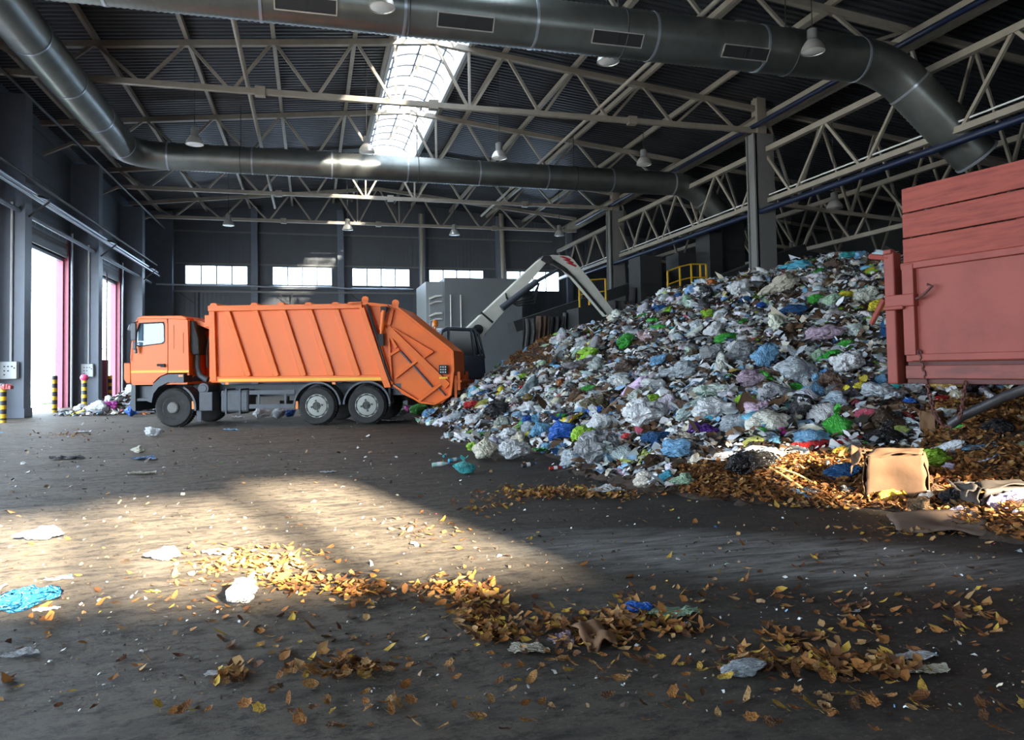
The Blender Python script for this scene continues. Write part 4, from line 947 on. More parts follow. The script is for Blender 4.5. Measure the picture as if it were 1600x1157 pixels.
for px, py, d in ((760,640,18.5), (800,600,20.5), (850,650,16), (900,640,14.8), (900,580,18.5), (960,690,12), (1000,600,15), (1000,540,18.5), (1000,700,10.6), (1100,700,9.8), (1100,660,11.2), (1100,600,13.3), (1100,520,17.5),
                  (1200,700,9.6), (1200,640,11.2), (1200,560,14.5), (1200,480,18.5), (1300,700,9.3), (1300,640,10.8), (1300,560,13.7), (1300,480,17), (1380,620,11), (1400,500,15.5), (1450,660,9.8), (1550,640,9.6), (1600,650,9), (1500,700,8.7), (1600,740,7.6), (1600,800,6.4), (1400,750,8.3), (1300,750,8.5)):
    HP.append(tuple(atD(px, py, d)))
HP += [(9.5,4.5,.75), (10.5,2,.3), (9.8,7.5,1.05), (13,7,2.0), (16,11,3.6), (19,15,4.2), (22,20,3), (19,23,2.6), (24,14,1.5), (15,2,.2), (2.6,20.5,-.2), (1.5,17,-.3), (0,13,-.4), (0,9,-.4), (2,6,-.4), (4.5,3,-.4), (5,30,-.4), (12,30,-.3), (18,29,-.2)]
HPa = np.array(HP); _D = np.linalg.norm(HPa[:, None, :2]-HPa[None, :, :2], axis=2)
_n = len(HPa); _A = np.zeros((_n+3, _n+3)); _A[:_n, :_n] = _D + np.eye(_n)*-.25; _A[:_n, _n] = 1; _A[:_n, _n+1:] = HPa[:, :2]; _A[_n, :_n] = 1; _A[_n+1:, :_n] = HPa[:, :2].T
_w = np.linalg.solve(_A, np.concatenate([HPa[:, 2], [0, 0, 0]]))
LHc = atZ(205, 646); 
def hz(X, Y):
    X = np.atleast_1d(np.asarray(X, float)); Y = np.atleast_1d(np.asarray(Y, float)); out = np.empty(len(X))
    for i in range(0, len(X), 4000):
        x = X[i:i+4000]; y = Y[i:i+4000]; r = np.hypot(x[:, None]-HPa[:, 0], y[:, None]-HPa[:, 1])
        out[i:i+4000] = r @ _w[:_n]+_w[_n]+_w[_n+1]*x+_w[_n+2]*y
    small = 1.15*np.exp(-(((X-LHc.x-.55)/1.5)**2+((Y-LHc.y-.8)/1.25)**2)) - .10 + .25*np.exp(-(((X-LHc.x+.9)/1.6)**2+((Y-LHc.y+.2)/.8)**2))
    lump = .05*np.sin(X*2.3+Y*1.1)+.04*np.sin(X*4.1-Y*3.3)+.03*np.sin(Y*6.1+X*1.9)
    return np.maximum(np.where(out > -.05, out+lump*np.clip(out*2, 0, 1), out), small)
def h1(x, y): return float(hz([x], [y])[0])
def onto(px, py):
    """the point of floor or heap seen at a pixel, and whether it is on the heap"""
    d = ray(px, py); t = np.arange(3, 34, .06); X = CAM.x+d.x*t; Y = CAM.y+d.y*t; Z = CAM.z+d.z*t
    h = np.maximum(hz(X, Y), 0); k = np.nonzero(Z <= h)[0]
    if len(k) == 0: return None, False
    i = k[0]; return Vector((X[i], Y[i], h[i])), bool(h[i] > .02)
def nrm(x, y):
    e = .15; a = hz([x+e, x-e, x, x], [y, y, y+e, y-e]); a = np.maximum(a, 0); return Vector((-(a[0]-a[1])/(2*e), -(a[2]-a[3])/(2*e), 1)).normalized()
def smooth_mesh(name, V, F, m, cols=None, sm=True):
    me = bpy.data.meshes.new(name); V = np.asarray(V, np.float32); F = np.asarray(F, np.int32)
    me.vertices.add(len(V)); me.vertices.foreach_set('co', V.ravel()); k = F.shape[1]
    me.loops.add(F.size); me.loops.foreach_set('vertex_index', F.ravel()); me.polygons.add(len(F))
    me.polygons.foreach_set('loop_start', np.arange(0, F.size, k, dtype=np.int32)); me.polygons.foreach_set('loop_total', np.full(len(F), k, np.int32))
    me.polygons.foreach_set('use_smooth', np.full(len(F), sm))
    if cols is not None:
        a = me.color_attributes.new('Col', 'FLOAT_COLOR', 'POINT'); a.data.foreach_set('color', np.c_[np.asarray(cols, np.float32), np.ones(len(V), np.float32)].ravel())
    me.update(calc_edges=True); me.validate(); me.materials.append(m)
    o = bpy.data.objects.new(name, me); COL.objects.link(o); return o
def grid_heap(x0, x1, y0, y1, st, name, m):
    xs = np.arange(x0, x1, st); ys = np.arange(y0, y1, st); XX, YY = np.meshgrid(xs, ys, indexing='ij'); Z = hz(XX.ravel(), YY.ravel())
    rg = np.random.default_rng(5); Z = Z + rg.normal(0, .02, Z.shape); nx, ny = len(xs), len(ys)
    idx = np.arange(nx*ny).reshape(nx, ny); F = np.stack([idx[:-1, :-1], idx[1:, :-1], idx[1:, 1:], idx[:-1, 1:]], -1).reshape(-1, 4)
    F = F[(Z[F] > -.02).any(1)]; u, inv = np.unique(F, return_inverse=True); V = np.c_[XX.ravel(), YY.ravel(), np.maximum(Z, -.1)][u]
    return smooth_mesh(name, V, inv.reshape(-1, 4), m)
M['muck'] = mat('mixed_waste_muck', (.040,.026,.018), .9, noise_=(3.5, .8, (.11,.07,.045)), bump=(16, .9))
o = grid_heap(.5, 24, 3.2, 31, .14, 'waste_heap', M['muck']); tag(o, 'great sloping heap of mixed household waste filling the right half of the hall', 'waste heap', kind='stuff')
o = grid_heap(LHc.x-3.5, LHc.x+4, LHc.y-2.5, LHc.y+4.5, .14, 'small_waste_heap', M['muck']); tag(o, 'small heap of waste on the floor before the truck cab near the doors', 'waste heap', kind='stuff')

# ------------------------------------------------------------------ crumpled film prototypes
def plastic(name, **kw):
    m = mat(name, (.7,.7,.7), .24, spec=.7, transl=.10, **kw); n = m.node_tree; N = n.nodes; L = n.links; p = N['Principled BSDF']
    tc = N.new('ShaderNodeTexCoord'); v = N.new('ShaderNodeTexVoronoi'); v.feature = 'DISTANCE_TO_EDGE'; v.inputs['Scale'].default_value = kw_scale
    t = N.new('ShaderNodeTexNoise'); t.inputs['Scale'].default_value = kw_scale*1.6; t.inputs['Detail'].default_value = 2.5; t.inputs['Distortion'].default_value = 1.6; mpp = N.new('ShaderNodeMapping'); mpp.inputs['Scale'].default_value = (.45, 1.7, .8)
    L.new(tc.outputs['Object'], mpp.inputs[0]); L.new(mpp.outputs[0], t.inputs['Vector']); L.new(tc.outputs['Object'], v.inputs['Vector'])
    ad = N.new('ShaderNodeMath'); ad.operation = 'MULTIPLY_ADD'; ad.inputs[1].default_value = .35; L.new(v.outputs['Distance'], ad.inputs[0]); L.new(t.outputs['Fac'], ad.inputs[2])
    b = N.new('ShaderNodeBump'); b.inputs['Strength'].default_value = .85; b.inputs['Distance'].default_value = .12 if kw_scale < 5 else .03
    L.new(ad.outputs[0], b.inputs['Height']); L.new(b.outputs[0], p.inputs['Normal']); return m
kw_scale = 2.6; M['bag'] = plastic('crumpled_plastic_film', objcol=True)
kw_scale = 11; M['bagstuff'] = plastic('mixed_plastic_film', attr='Col')
M['leaf'] = mat('dry_leaf', (.5,.3,.1), .75, spec=.2, objcol=True, transl=.2, noise_=(2.2, .6, (.10,.05,.02)), bump=(3, .9))
M['leafstuff'] = mat('dry_leaf_litter', (.5,.3,.1), .75, spec=.2, attr='Col', transl=.2)
M['scrap'] = mat('torn_scraps', (.5,.5,.5), .6, attr='Col')
import bmesh
def ico(sub):
    bm = bmesh.new(); bmesh.ops.create_icosphere(bm, subdivisions=sub, radius=1); V = np.array([v.co[:] for v in bm.verts]); F = np.array([[v.index for v in f.verts] for f in bm.faces]); bm.free(); return V, F
def crumple(seed, sub, scale, rough=1.0, neck=0):
    V, F = ico(sub); o = Vector((seed*7.3, seed*3.1, seed*1.7)); out = []
    for v in V:
        n = Vector(v); r = 1+.45*noise.noise(n*1.1+o)
        r -= rough*.42*abs(noise.noise(n*2.1+o*2)); r -= rough*.13*abs(noise.noise(Vector((n.x*2.2, n.y*5.2, n.z*3))+o)); r += .025*noise.noise(n*9+o)
        q = n*r
        if neck and q.z > .25: k = max(.18, 1-(q.z-.25)*1.5); q = Vector((q.x*k, q.y*k, q.z*1.15))
        out.append((q.x*scale[0], q.y*scale[1], q.z*scale[2]))
    return np.array(out), F
def sheet_proto(seed, n, ar):
    xs = np.linspace(-1, 1, n); V = []; o = Vector((seed*5.1, seed*2.7, 0))
    for i, x in enumerate(xs):
        for j, y in enumerate(xs):
            e = .25*noise.noise(Vector((x*1.5, y*1.5, seed*3.3))+o); z = .38*abs(noise.noise(Vector((x*1.7, y*1.7, seed))+o))+.22*abs(noise.noise(Vector((x*4, y*4, seed))+o))+.25*noise.noise(Vector((x*.9, y*.9, 9))+o)
            kk = 1-.25*(abs(x*y)); V.append((x*kk+e*.8, y*ar*kk+e*.5, max(z, -.1)))
    idx = np.arange(n*n).reshape(n, n); F = np.stack([idx[:-1, :-1], idx[1:, :-1], idx[1:, 1:], idx[:-1, 1:]], -1).reshape(-1, 4); return np.array(V), F
def mesh_of(name, VF, m):
    o = smooth_mesh(name, VF[0], VF[1], m); me = o.data; bpy.data.objects.remove(o); return me
BLOB = [mesh_of('plastic_bag', crumple(s, 4, (1, .82, .62), 1.25), M['bag']) for s in range(1, 9)]
TIED = [mesh_of('plastic_bag', crumple(s+20, 4, (.9, .8, .72), .9, neck=1), M['bag']) for s in range(5)]
LONG = [mesh_of('plastic_bag', crumple(s+40, 4, (1.25, .5, .42), 1.3), M['bag']) for s in range(5)]
FLAT = []
for s in range(5): FLAT.append(mesh_of('plastic_sheet', sheet_proto(s+1, 22, .75), M['bag']))
def knot_mesh(seed):
    V = []; F = []; r = random.Random(seed)
    for e in range(2):
        a = r.uniform(-.5, .5)+e*2.2; n = 6; b = len(V)
        for i in range(n):
            for j in (-1, 1): w_ = .05+.16*math.sin(math.pi*min(1, i/n+.15)); V.append((math.cos(a)*i*.07+j*w_*math.sin(a), math.sin(a)*i*.07-j*w_*math.cos(a), i*.085+.04*j*math.sin(i*1.3)))
        F += [(b+2*i, b+2*i+1, b+2*i+3, b+2*i+2) for i in range(n-1)]
    return mesh_of('knot', (np.array(V), np.array(F)), M['bag'])
KNOT = [knot_mesh(k) for k in range(3)]
FORM = {'bag': BLOB, 'tied': TIED, 'long': LONG, 'sheet': FLAT}
rnd = random.Random(11)
ITEMS = []
def place_bag(P, N_, size, rgb, form, ang=None, asp=1.0, lift=.35, name='plastic_bag'):
    me = rnd.choice(FORM[form]); o = bpy.data.objects.new('plastic_sheet' if form == 'sheet' else name, me); COL.objects.link(o)
    q = N_.to_track_quat('Z', 'Y') @ Matrix.Rotation(rnd.uniform(0, 6.28) if ang is None else ang, 3, 'Z').to_quaternion()
    o.rotation_mode = 'QUATERNION'; o.rotation_quaternion = q; s = size/2
    o.scale = (s*asp, s, s*(1 if form != 'sheet' else .8)); o.location = P+N_*(s*lift if form != 'sheet' else .01); o.color = (*rgb, 1)
    if form == 'tied':
        k = bpy.data.objects.new('knot', rnd.choice(KNOT)); COL.objects.link(k); k.parent = o; k.location = (0, 0, .72); k.color = (*[min(1, c*1.1) for c in rgb], 1); k.scale = (1.1,)*3
    return o
C = dict(white=(.86,.87,.88), sheer=(.52,.57,.61), grey=(.30,.31,.32), dark=(.05,.05,.055), black=(.018,.018,.02), blue=(.02,.13,.55), lblue=(.22,.47,.72), dblue=(.02,.10,.26), green=(.06,.44,.05), lime=(.38,.68,.05),
         yellow=(.80,.66,.05), olive=(.42,.40,.08), pink=(.75,.14,.22), red=(.62,.03,.03), purple=(.12,.03,.30), lilac=(.46,.34,.42), teal=(.05,.42,.42), cyan=(.10,.5,.68), mustard=(.42,.27,.04), cream=(.70,.64,.50), pgreen=(.38,.55,.38), brown=(.12,.07,.038), magenta=(.60,.05,.40), orange=(.80,.20,.03), lyellow=(.66,.74,.22), film=(.03,.20,.46))
# (px, py, width px, aspect, form, colour, label, short name when it serves as a landmark)
HERO = [
 (880,678,40,1.2,'tied','blue','bright blue tied bag lying at the front foot of the heap','bright blue tied bag'),
 (913,694,36,1.3,'long','lime','lime green bag just right of the bright blue tied bag',None),
 (994,711,46,1.1,'sheet','lyellow','pale yellow-green sprawled bag at the foot of the heap','pale yellow-green sprawled bag'),
 (895,722,28,.9,'bag','sheer','grey sheer bag at the heap foot, left of the rolled grey film',None),
 (934,718,58,1.3,'long','grey','large roll of grey translucent film at the foot of the heap','roll of grey film'),
 (948,763,44,1.6,'sheet','white','ragged white plastic sheet lying alone on the dark floor before the heap',None),
 (760,711,34,1.0,'tied','cream','round cream white bag in the outlying row of litter','round cream bag'),
 (800,712,44,1.6,'long','white','white carrier bag right of the round cream bag in the outlying row',None),
 (779,645,36,1.1,'tied','black','shiny black bag with purple sheen low on the heap left side','shiny left black bag'),
 (918,615,25,1.5,'bag','green','mid green bag on the left slope of the heap','mid green bag'),
 (980,538,30,1.3,'bag','green','bright green bag high on the left slope','high left green bag'),
 (954,560,30,1.0,'sheet','olive','olive yellow net bag below the bright green bag high on the left slope',None),
 (930,513,32,1.9,'sheet','green','emerald green sheet on the left skyline of the heap','emerald sheet'),
 (819,590,15,1.5,'bag','lime','small lime bag on the brown left slope of the heap','small lime bag'),
 (826,642,30,1.3,'bag','white','white bag with a crumpled top, right of the shiny black bag',None),
 (826,659,20,1.2,'bag','blue','small royal blue bag below the white bag low on the left slope','small royal blue bag'),
 (797,682,26,1.2,'bag','white','white bag at the heap foot left of the bright blue tied bag','white bag at the heap foot'),
 (827,673,18,.8,'bag','sheer','pale sheer bag standing between the white foot bag and the bright blue tied bag',None),
 (826,686,17,1.7,'long','yellow','small yellow bag at the heap foot before the pale sheer bag',None),
 (756,682,18,1.5,'bag','green','flattened green bag at the far left foot of the heap','flat green bag'),
 (735,681,14,1.2,'bag','lime','small lime bag left of the flattened green bag',None),
 (738,702,18,1.2,'bag','lime','lime bag in the outlying row, touching the round cream bag',None),
 (725,736,30,1.5,'tied','teal','pale teal knotted bag nearest the camera in the outlying row','pale teal knotted bag'),
 (688,637,18,1.2,'bag','mustard','mustard yellow bag under the truck rear loader',None),
 (757,634,22,1.6,'bag','olive','dull olive bag on the left foot slope above the shiny black bag',None),
 (738,638,20,1.8,'long','red','red and white strip of film near the truck rear loader',None),
 (714,654,26,1.1,'tied','sheer','clear bag before the truck rear loader','clear bag before the loader'),
 (743,659,26,1.1,'bag','white','crumpled white bag between the clear bag and the shiny black bag',None),
 (713,671,30,1.4,'sheet','sheer','crumpled sheer film at the far left foot of the heap',None),
 (879,654,14,1.2,'bag','green','small green bag above the bright blue tied bag',None),
 (1022,634,30,1.1,'bag','lime','vivid apple green bag on the middle slope, upper left of the bubble film','apple green bag'),
 (939,667,32,.9,'tied','white','tall sheer white bag right of the bright blue tied bag','tall sheer white bag'),
 (932,649,20,1.7,'long','blue','strip of blue film above the tall sheer white bag',None),
 (961,645,28,1.6,'sheet','lblue','light blue sheet above the tall sheer white bag',None),
 (1006,663,56,1.4,'long','white','large piece of silvery white bubble film on the lower slope','bubble film'),
 (1137,531,34,1.8,'bag','green','long bright green bag standing out on the upper middle slope','long bright green bag'),
 (1159,557,42,1.2,'bag','grey','dark grey sheer bag beside the long bright green bag','dark grey sheer bag'),
 (1105,493,22,1.3,'bag','lime','yellow-green bag on the upper slope left of the middle','yellow-green bag'),
 (1119,519,32,1.2,'bag','white','white crumpled bag above the long bright green bag',None),
 (1189,481,18,1.3,'bag','blue','small sky blue bag high on the slope below the grey column','small sky blue bag'),
 (1240,489,36,1.9,'bag','dblue','blue-grey bag high on the slope, right of the small sky blue bag','blue-grey bag'),
 (1200,539,26,1.6,'sheet','blue','deep blue sheet right of the long bright green bag',None),
 (1234,548,52,1.9,'sheet','lblue','large light blue sheet on the upper middle slope','large light blue sheet'),
 (1197,564,30,.8,'bag','lblue','pale blue bag with white folds under the large light blue sheet',None),
 (1241,584,54,1.3,'tied','sheer','big translucent white bag in the centre of the slope','big translucent bag'),
 (1173,597,36,1.1,'bag','lilac','pinkish sheer bag left of the big translucent bag','pinkish sheer bag'),
 (1281,561,26,1.0,'tied','pgreen','pale green knotted bag upper right of the big translucent bag','pale green knotted bag'),
 (1326,578,40,1.4,'long','white','white rag-like bag left of the trailer tailgate','white rag-like bag'),
 (1293,531,50,2.2,'long','lilac','long lilac film bag on the upper right slope','long lilac bag'),
 (1328,541,30,1.8,'bag','green','grass green bag right of the long lilac bag',None),
 (1324,464,24,1.7,'bag','yellow','bright yellow bag near the crest left of the trailer','bright yellow bag'),
 (1328,482,30,1.9,'sheet','lime','lime film strand below the bright yellow bag',None),
 (1376,486,40,2.2,'long','yellow','yellow rag touching the trailer tailgate lever',None),
 (1245,420,36,2.8,'long','cyan','bright cyan strip on the crest of the heap','cyan strip'),
 (1325,403,22,1.5,'bag','teal','turquoise bag on the very top of the heap','turquoise top bag'),
 (1186,462,30,1.8,'sheet','lime','apple green sheet near the crest right of the grey column foot',None),
 (1275,471,22,1.4,'bag','green','deep green bag left of the bright yellow bag',None),
 (1303,474,26,1.1,'bag','pgreen','pale green bag just left of the bright yellow bag',None),
 (1221,454,50,2.3,'long','cream','long off-white cloth below the cyan strip','long off-white cloth'),
 (1157,458,30,1.6,'long','white','white film near the crest left of the apple green sheet',None),
 (1115,557,32,1.1,'bag','grey','grey sheer bag left of the dark grey sheer bag',None),
 (1109,602,36,1.7,'sheet','white','white sheet on the middle slope left of the pinkish sheer bag',None),
 (1063,588,50,2.3,'long','sheer','long sheer white film on the middle left slope','long sheer film'),
 (1032,565,28,1.5,'bag','lblue','soft blue bag on the middle left slope','soft blue bag'),
 (1165,632,26,1.0,'bag','lime','lime sheer bag below the pinkish sheer bag',None),
 (1117,648,54,1.4,'bag','white','large white rounded bag on the lower middle slope','large white rounded bag'),
 (1154,667,48,1.4,'bag','sheer','large bluish white bag right of the large white rounded bag','large bluish white bag'),
 (1273,616,34,1.1,'tied','lblue','blue-grey ball shaped bag below the big translucent bag','blue-grey ball bag'),
 (1305,618,28,1.1,'bag','grey','grey ball shaped bag right of the blue-grey ball bag',None),
 (1243,611,32,1.8,'bag','green','dark green bag directly under the big translucent bag',None),
 (1256,648,44,1.1,'bag','black','big black bag on the lower slope, centre right','big black bag'),
 (1312,669,42,1.2,'tied','green','big green knotted bag low on the right slope','big green knotted bag'),
 (1360,652,38,1.7,'bag','pink','coral pink bag low on the slope under the trailer tailgate','coral pink bag'),
 (1331,688,40,1.6,'sheet','red','red edged printed sheet below the big green knotted bag',None),
 (1376,623,52,2.1,'long','sheer','long pale bag beneath the trailer tailgate','long pale bag'),
 (1379,598,22,1.2,'bag','lblue','azure bag touching the foot of the trailer tailgate',None),
 (1098,681,36,1.9,'long','purple','deep purple bag on the lower middle slope','deep purple bag'),
 (1027,690,40,1.4,'bag','dblue','dark blue and white bag below the bubble film','dark blue bag'),
 (1059,705,40,1.3,'bag','lblue','shiny denim blue bag right of the dark blue bag at the foot','denim blue bag'),
 (1119,709,74,1.9,'sheet','white','widest crumpled white bag at the foot of the middle slope','widest white bag'),
 (1203,715,36,1.5,'bag','sheer','sheer white bag at the foot, right of the widest white bag',None),
 (1271,690,48,1.4,'bag','lblue','pale blue clear bag over a red band, at the right foot','pale blue clear bag'),
 (1268,704,50,3.2,'long','red','red plastic band under the pale blue clear bag',None),
 (1177,697,26,1.5,'bag','lyellow','small yellow-green bag above the sheer white bag at the foot',None),
 (1169,738,72,2.4,'long','black','dark grey tarpaulin lump on the leaf mound at the foot','dark tarpaulin lump'),
 (1067,757,28,1.6,'long','pgreen','green husk-like bag lying on the leaf mound',None),
 (1042,747,20,1.1,'bag','cyan','turquoise bag on the left end of the leaf mound',None),
 (1014,731,38,2.0,'sheet','white','white sheet under the pale yellow-green sprawled bag',None),
 (1317,742,44,1.8,'bag','dblue','navy blue fabric bundle left of the torn cardboard box','navy bundle'),
 (1376,757,30,1.2,'sheet','lilac','white and lilac film spilling out before the torn cardboard box',None),
 (1450,728,54,2.2,'long','lime','neon green carrier bag right of the torn cardboard box','neon green carrier bag'),
 (1406,675,24,1.5,'bag','lyellow','lemon green bag on top of the round black bag',None),
 (1382,690,60,1.9,'tied','black','round black bag right of the big green knotted bag','round black bag'),
 (1423,636,26,1.2,'bag','blue','royal blue bag above the pale small carton',None),
 (1470,628,22,1.6,'bag','red','red bag beside the hanging chains under the trailer',None),
 (1480,652,28,1.4,'bag','white','white bag between the two hanging chains',None),
 (1532,697,42,2.3,'sheet','lblue','pale blue film on the leaf slope under the black hose',None),
 (1595,711,22,1.5,'sheet','white','white paper-like sheet at the right edge of the leaf slope',None),
 (1500,780,54,1.8,'bag','black','black-purple bag under the dark board at the right',None),
 (379,937,34,.8,'bag','white','crumpled white bag standing out on the floor at lower left, beside leaves','crumpled floor bag'),
 (255,873,40,2.2,'long','white','sunlit white bag flat on the floor left of centre',None),
 (34,952,84,2.8,'long','film','long bright blue film on the floor at the left edge','long blue film'),
 (72,951,30,1.9,'sheet','white','small white film right of the long blue film',None),
 (32,1022,42,2.0,'sheet','white','white film scrap at the lower left corner',None),
 (62,841,50,2.8,'long','sheer','clear flattened bottle-like bag on the floor at upper left of the sun patch',None),
 (92,906,32,2.6,'sheet','white','thin white strip above the long blue film',None),
 (338,1054,30,2.0,'sheet','white','small white film at the bottom beside brown leaves, left half',None),
 (415,893,32,1.5,'sheet','white','bright white sheet among the leaves in the sun patch',None),
 (342,862,42,2.0,'sheet','white','white crumpled sheet at the left of the sunlit leaves',None),
 (826,1014,52,1.6,'sheet','cream','off-white paper bag on the floor at bottom centre','off-white paper bag'),
 (877,1000,34,1.0,'sheet','lilac','pale lilac film between the paper bag and torn cardboard',None),
 (1000,957,38,1.9,'bag','blue','small cobalt blue crumpled bag on the near floor','cobalt floor bag'),
 (1051,958,66,1.8,'sheet','pgreen','green tinted clear film right of the cobalt floor bag',None),
 (1003,979,20,1.7,'sheet','white','white scrap below the cobalt floor bag',None),
 (1162,1053,58,2.4,'bag','sheer','clear domed film bag at the bottom right of centre',None),
 (1428,1030,62,2.6,'sheet','white','crumpled white film at the bottom right corner area',None),
 (1448,1049,60,2.2,'sheet','cream','off-white flattened packet below the white film at bottom right',None),
 (1334,958,18,2.0,'sheet','white','tiny white scrap on the dark floor at right',None),
 (240,679,24,1.6,'bag','white','white bag on the floor before the truck front wheel',None),
 (130,674,20,2.0,'sheet','white','white film on the blue lit floor near the doors',None),
 (105,714,40,2.4,'sheet','dark','dark rag with a white edge on the floor at left',None),
 (225,715,36,2.2,'sheet','dblue','patterned blue-grey rag on the floor left of centre',None),
 (216,706,18,1.8,'long','cream','small cream roll above the blue-grey rag',None),
 (222,738,34,2.4,'sheet','cream','cream and black twisted scrap below the blue-grey rag',None),
 (361,671,20,2.4,'sheet','lblue','light blue film on the floor under the truck fuel tank',None),
 (613,656,26,2.6,'sheet','white','white strip on the floor before the truck rear wheels',None),
 (512,737,20,2.0,'sheet','white','white scrap on the dark floor below the truck',None),
 (410,650,24,1.6,'bag','white','white bag glimpsed under the truck side guard',None),
 (437,650,20,1.3,'bag','sheer','clear bag glimpsed between the truck side guard and first rear wheel',None),
 (453,649,15,1.2,'bag','blue','blue bag glimpsed just left of the first rear wheel',None),
 (372,651,14,1.4,'sheet','white','white scrap glimpsed under the truck fuel tank',None),
 (622,647,24,1.3,'bag','sheer','pale bag just right of the last rear wheel',None),
 (638,643,16,1.3,'bag','magenta','magenta bag right of the last rear wheel',None),
 (655,644,24,1.5,'bag','green','green bag under the truck rear loader',None),
 (673,648,22,1.4,'bag','lblue','light blue bag under the tip of the rear loader',None),
 (605,650,14,1.2,'sheet','white','white film scrap against the last rear wheel',None),
 (155,640,30,1.4,'bag','white','large white bag on the small heap near the doors',None),
 (170,637,26,1.6,'bag','magenta','magenta bag in the small heap near the doors',None),
 (206,647,20,1.2,'tied','blue','blue bag at the front of the small heap near the doors',None),
 (212,612,26,1.4,'bag','white','white bag on top of the small heap near the cab',None),
 (1178,1008,0,1,'','','',None),
]
HERO = [h for h in HERO if h[2] > 0]
anchors = []; used = []
for px, py, wpx, asp, form, cn, lab, short in HERO:
    P, on = onto(px, py+wpx/asp*.25)
    if P is None: continue
    dist = (P-CAM).dot(_f); N_ = nrm(P.x, P.y) if on else Vector((0, 0, 1)); size = wpx/FPX*dist/asp*1.25
    if asp > 1.35 or form in ('long', 'sheet'):
        tilt = -.15 if px > 300 else .25
        a_dir = Vector((_r.x, _r.y, 0)).normalized(); a_ang = math.atan2(a_dir.y, a_dir.x)+rnd.uniform(-.35, .35)
    else: a_ang = rnd.uniform(0, 6.28)
    base_asp = {'long': asp/2.5, 'sheet': asp/1.33, 'bag': asp/1.2, 'tied': asp/1.1}[form]
    szy = size*{'long': 2.0, 'sheet': 1.3, 'bag': 1.15, 'tied': 1.1}[form]
    me_ang = a_ang
    if lab.startswith('long bright blue film'): me_ang = math.atan2(_f.y, _f.x)-R(38)
    o = place_bag(P, Vector((0,0,1)) if not on else (N_*.6+Vector((0,0,.4))).normalized(), szy*1.08, C[cn], form, None, base_asp, .5)
    q = Matrix.Rotation(me_ang, 3, 'Z').to_quaternion()
    if on: q = Vector((0,0,1)).rotation_difference((N_*.6+Vector((0,0,.4))).normalized()) @ q
    o.rotation_quaternion = q
    if not on:      # lie on the floor
        zmin = min(v.co.z for v in o.data.vertices)*o.scale.z; o.location.z = -zmin+.003
    tag(o, lab, 'bag' if form != 'sheet' else 'plastic sheet', None); used.append((px, py, wpx))
    if short: anchors.append((px, py, short))
# ------------------------------------------------------------------ random bags over the heap
PAL = [('white',38), ('sheer',17), ('grey',9), ('dark',9), ('black',9), ('lblue',5), ('dblue',1.5), ('blue',1.6), ('green',1.8), ('lime',1.3), ('pgreen',1.5), ('yellow',1.2), ('cream',8), ('pink',.8), ('red',1), ('teal',.8), ('lilac',1.2), ('brown',14), ('purple',.25), ('mustard',.8), ('magenta',.25), ('orange',.5), ('cyan',.7)]
NAMEC = dict(white='white', sheer='bluish translucent', grey='grey', dark='charcoal', black='black', lblue='light blue', dblue='navy', blue='blue', green='green', lime='lime', pgreen='pale green', yellow='yellow', cream='cream', pink='pink', red='red', teal='teal', lilac='lilac', brown='brown', purple='purple', mustard='mustard', magenta='magenta', orange='orange', cyan='turquoise')
def pick_col(r):
    t = r.uniform(0, sum(w_ for _, w_ in PAL))
    for n_, w_ in PAL:
        t -= w_
        if t <= 0: return n_
    return 'white'
rg = np.random.default_rng(8)
def leafzone(px, py):
    return (px > 1440 and py > 600 and py > 640-(px-1440)*.2) or (1060 < px < 1215 and py > 728) or (1215 <= px < 1340 and py > 715) or (px >= 1340 and py > 705) or (790 < px < 865 and 525 < py < 572)
cand = []
NB = 6000
X = rg.uniform(1.0, 20, NB*3); Y = rg.uniform(4, 26, NB*3); Zh = hz(X, Y)
for x, y, z in zip(X, Y, Zh):
    if z < .03: continue
    p = proj((x, y, z))
    if not (640 < p[0] < 1640): continue
    if leafzone(p[0], p[1]) and rnd.random() > .12: continue
    N_ = nrm(x, y)
    if N_.dot((CAM-Vector((x, y, z))).normalized()) < .02: continue
    cand.append((x, y, z, p, N_))
    if len(cand) >= NB: break
X = rg.uniform(LHc.x-3.2, LHc.x+3.4, 3000); Y = rg.uniform(LHc.y-1.8, LHc.y+3.2, 3000); Zh = hz(X, Y); nsm = 0
for x, y, z in zip(X, Y, Zh):
    if z > .0 and nsm < 750: cand.append((x, y, z, proj((x, y, z)), nrm(x, y))); nsm += 1
items = []
for x, y, z, p, N_ in cand:
    s = min(.6, max(.08, rnd.lognormvariate(-1.75, .5))); cn = pick_col(rnd)
    if s > .24 and cn in ('red','purple','magenta','blue','pink','lilac','teal','orange','cyan','mustard') and rnd.random() < .8: cn = rnd.choice(['white','white','sheer','grey','black','dark','lblue'])
    items.append([s*FPX/p[2], s, x, y, z, p, N_, cn])
items.sort(key=lambda t: -t[0])
NIND = 300-len(HERO)
indiv = []; rest = []
for it in items:
    px, py = it[5][:2]
    hero_hit = any(abs(px-u[0]) < u[2]*.55 and abs(py-u[1]-2) < u[2]*.42 for u in used)
    if len(indiv) < NIND and not hero_hit and px < 1590 and py > 410: indiv.append(it)
    elif hero_hit and it[0] > 8: continue
    else: rest.append(it)
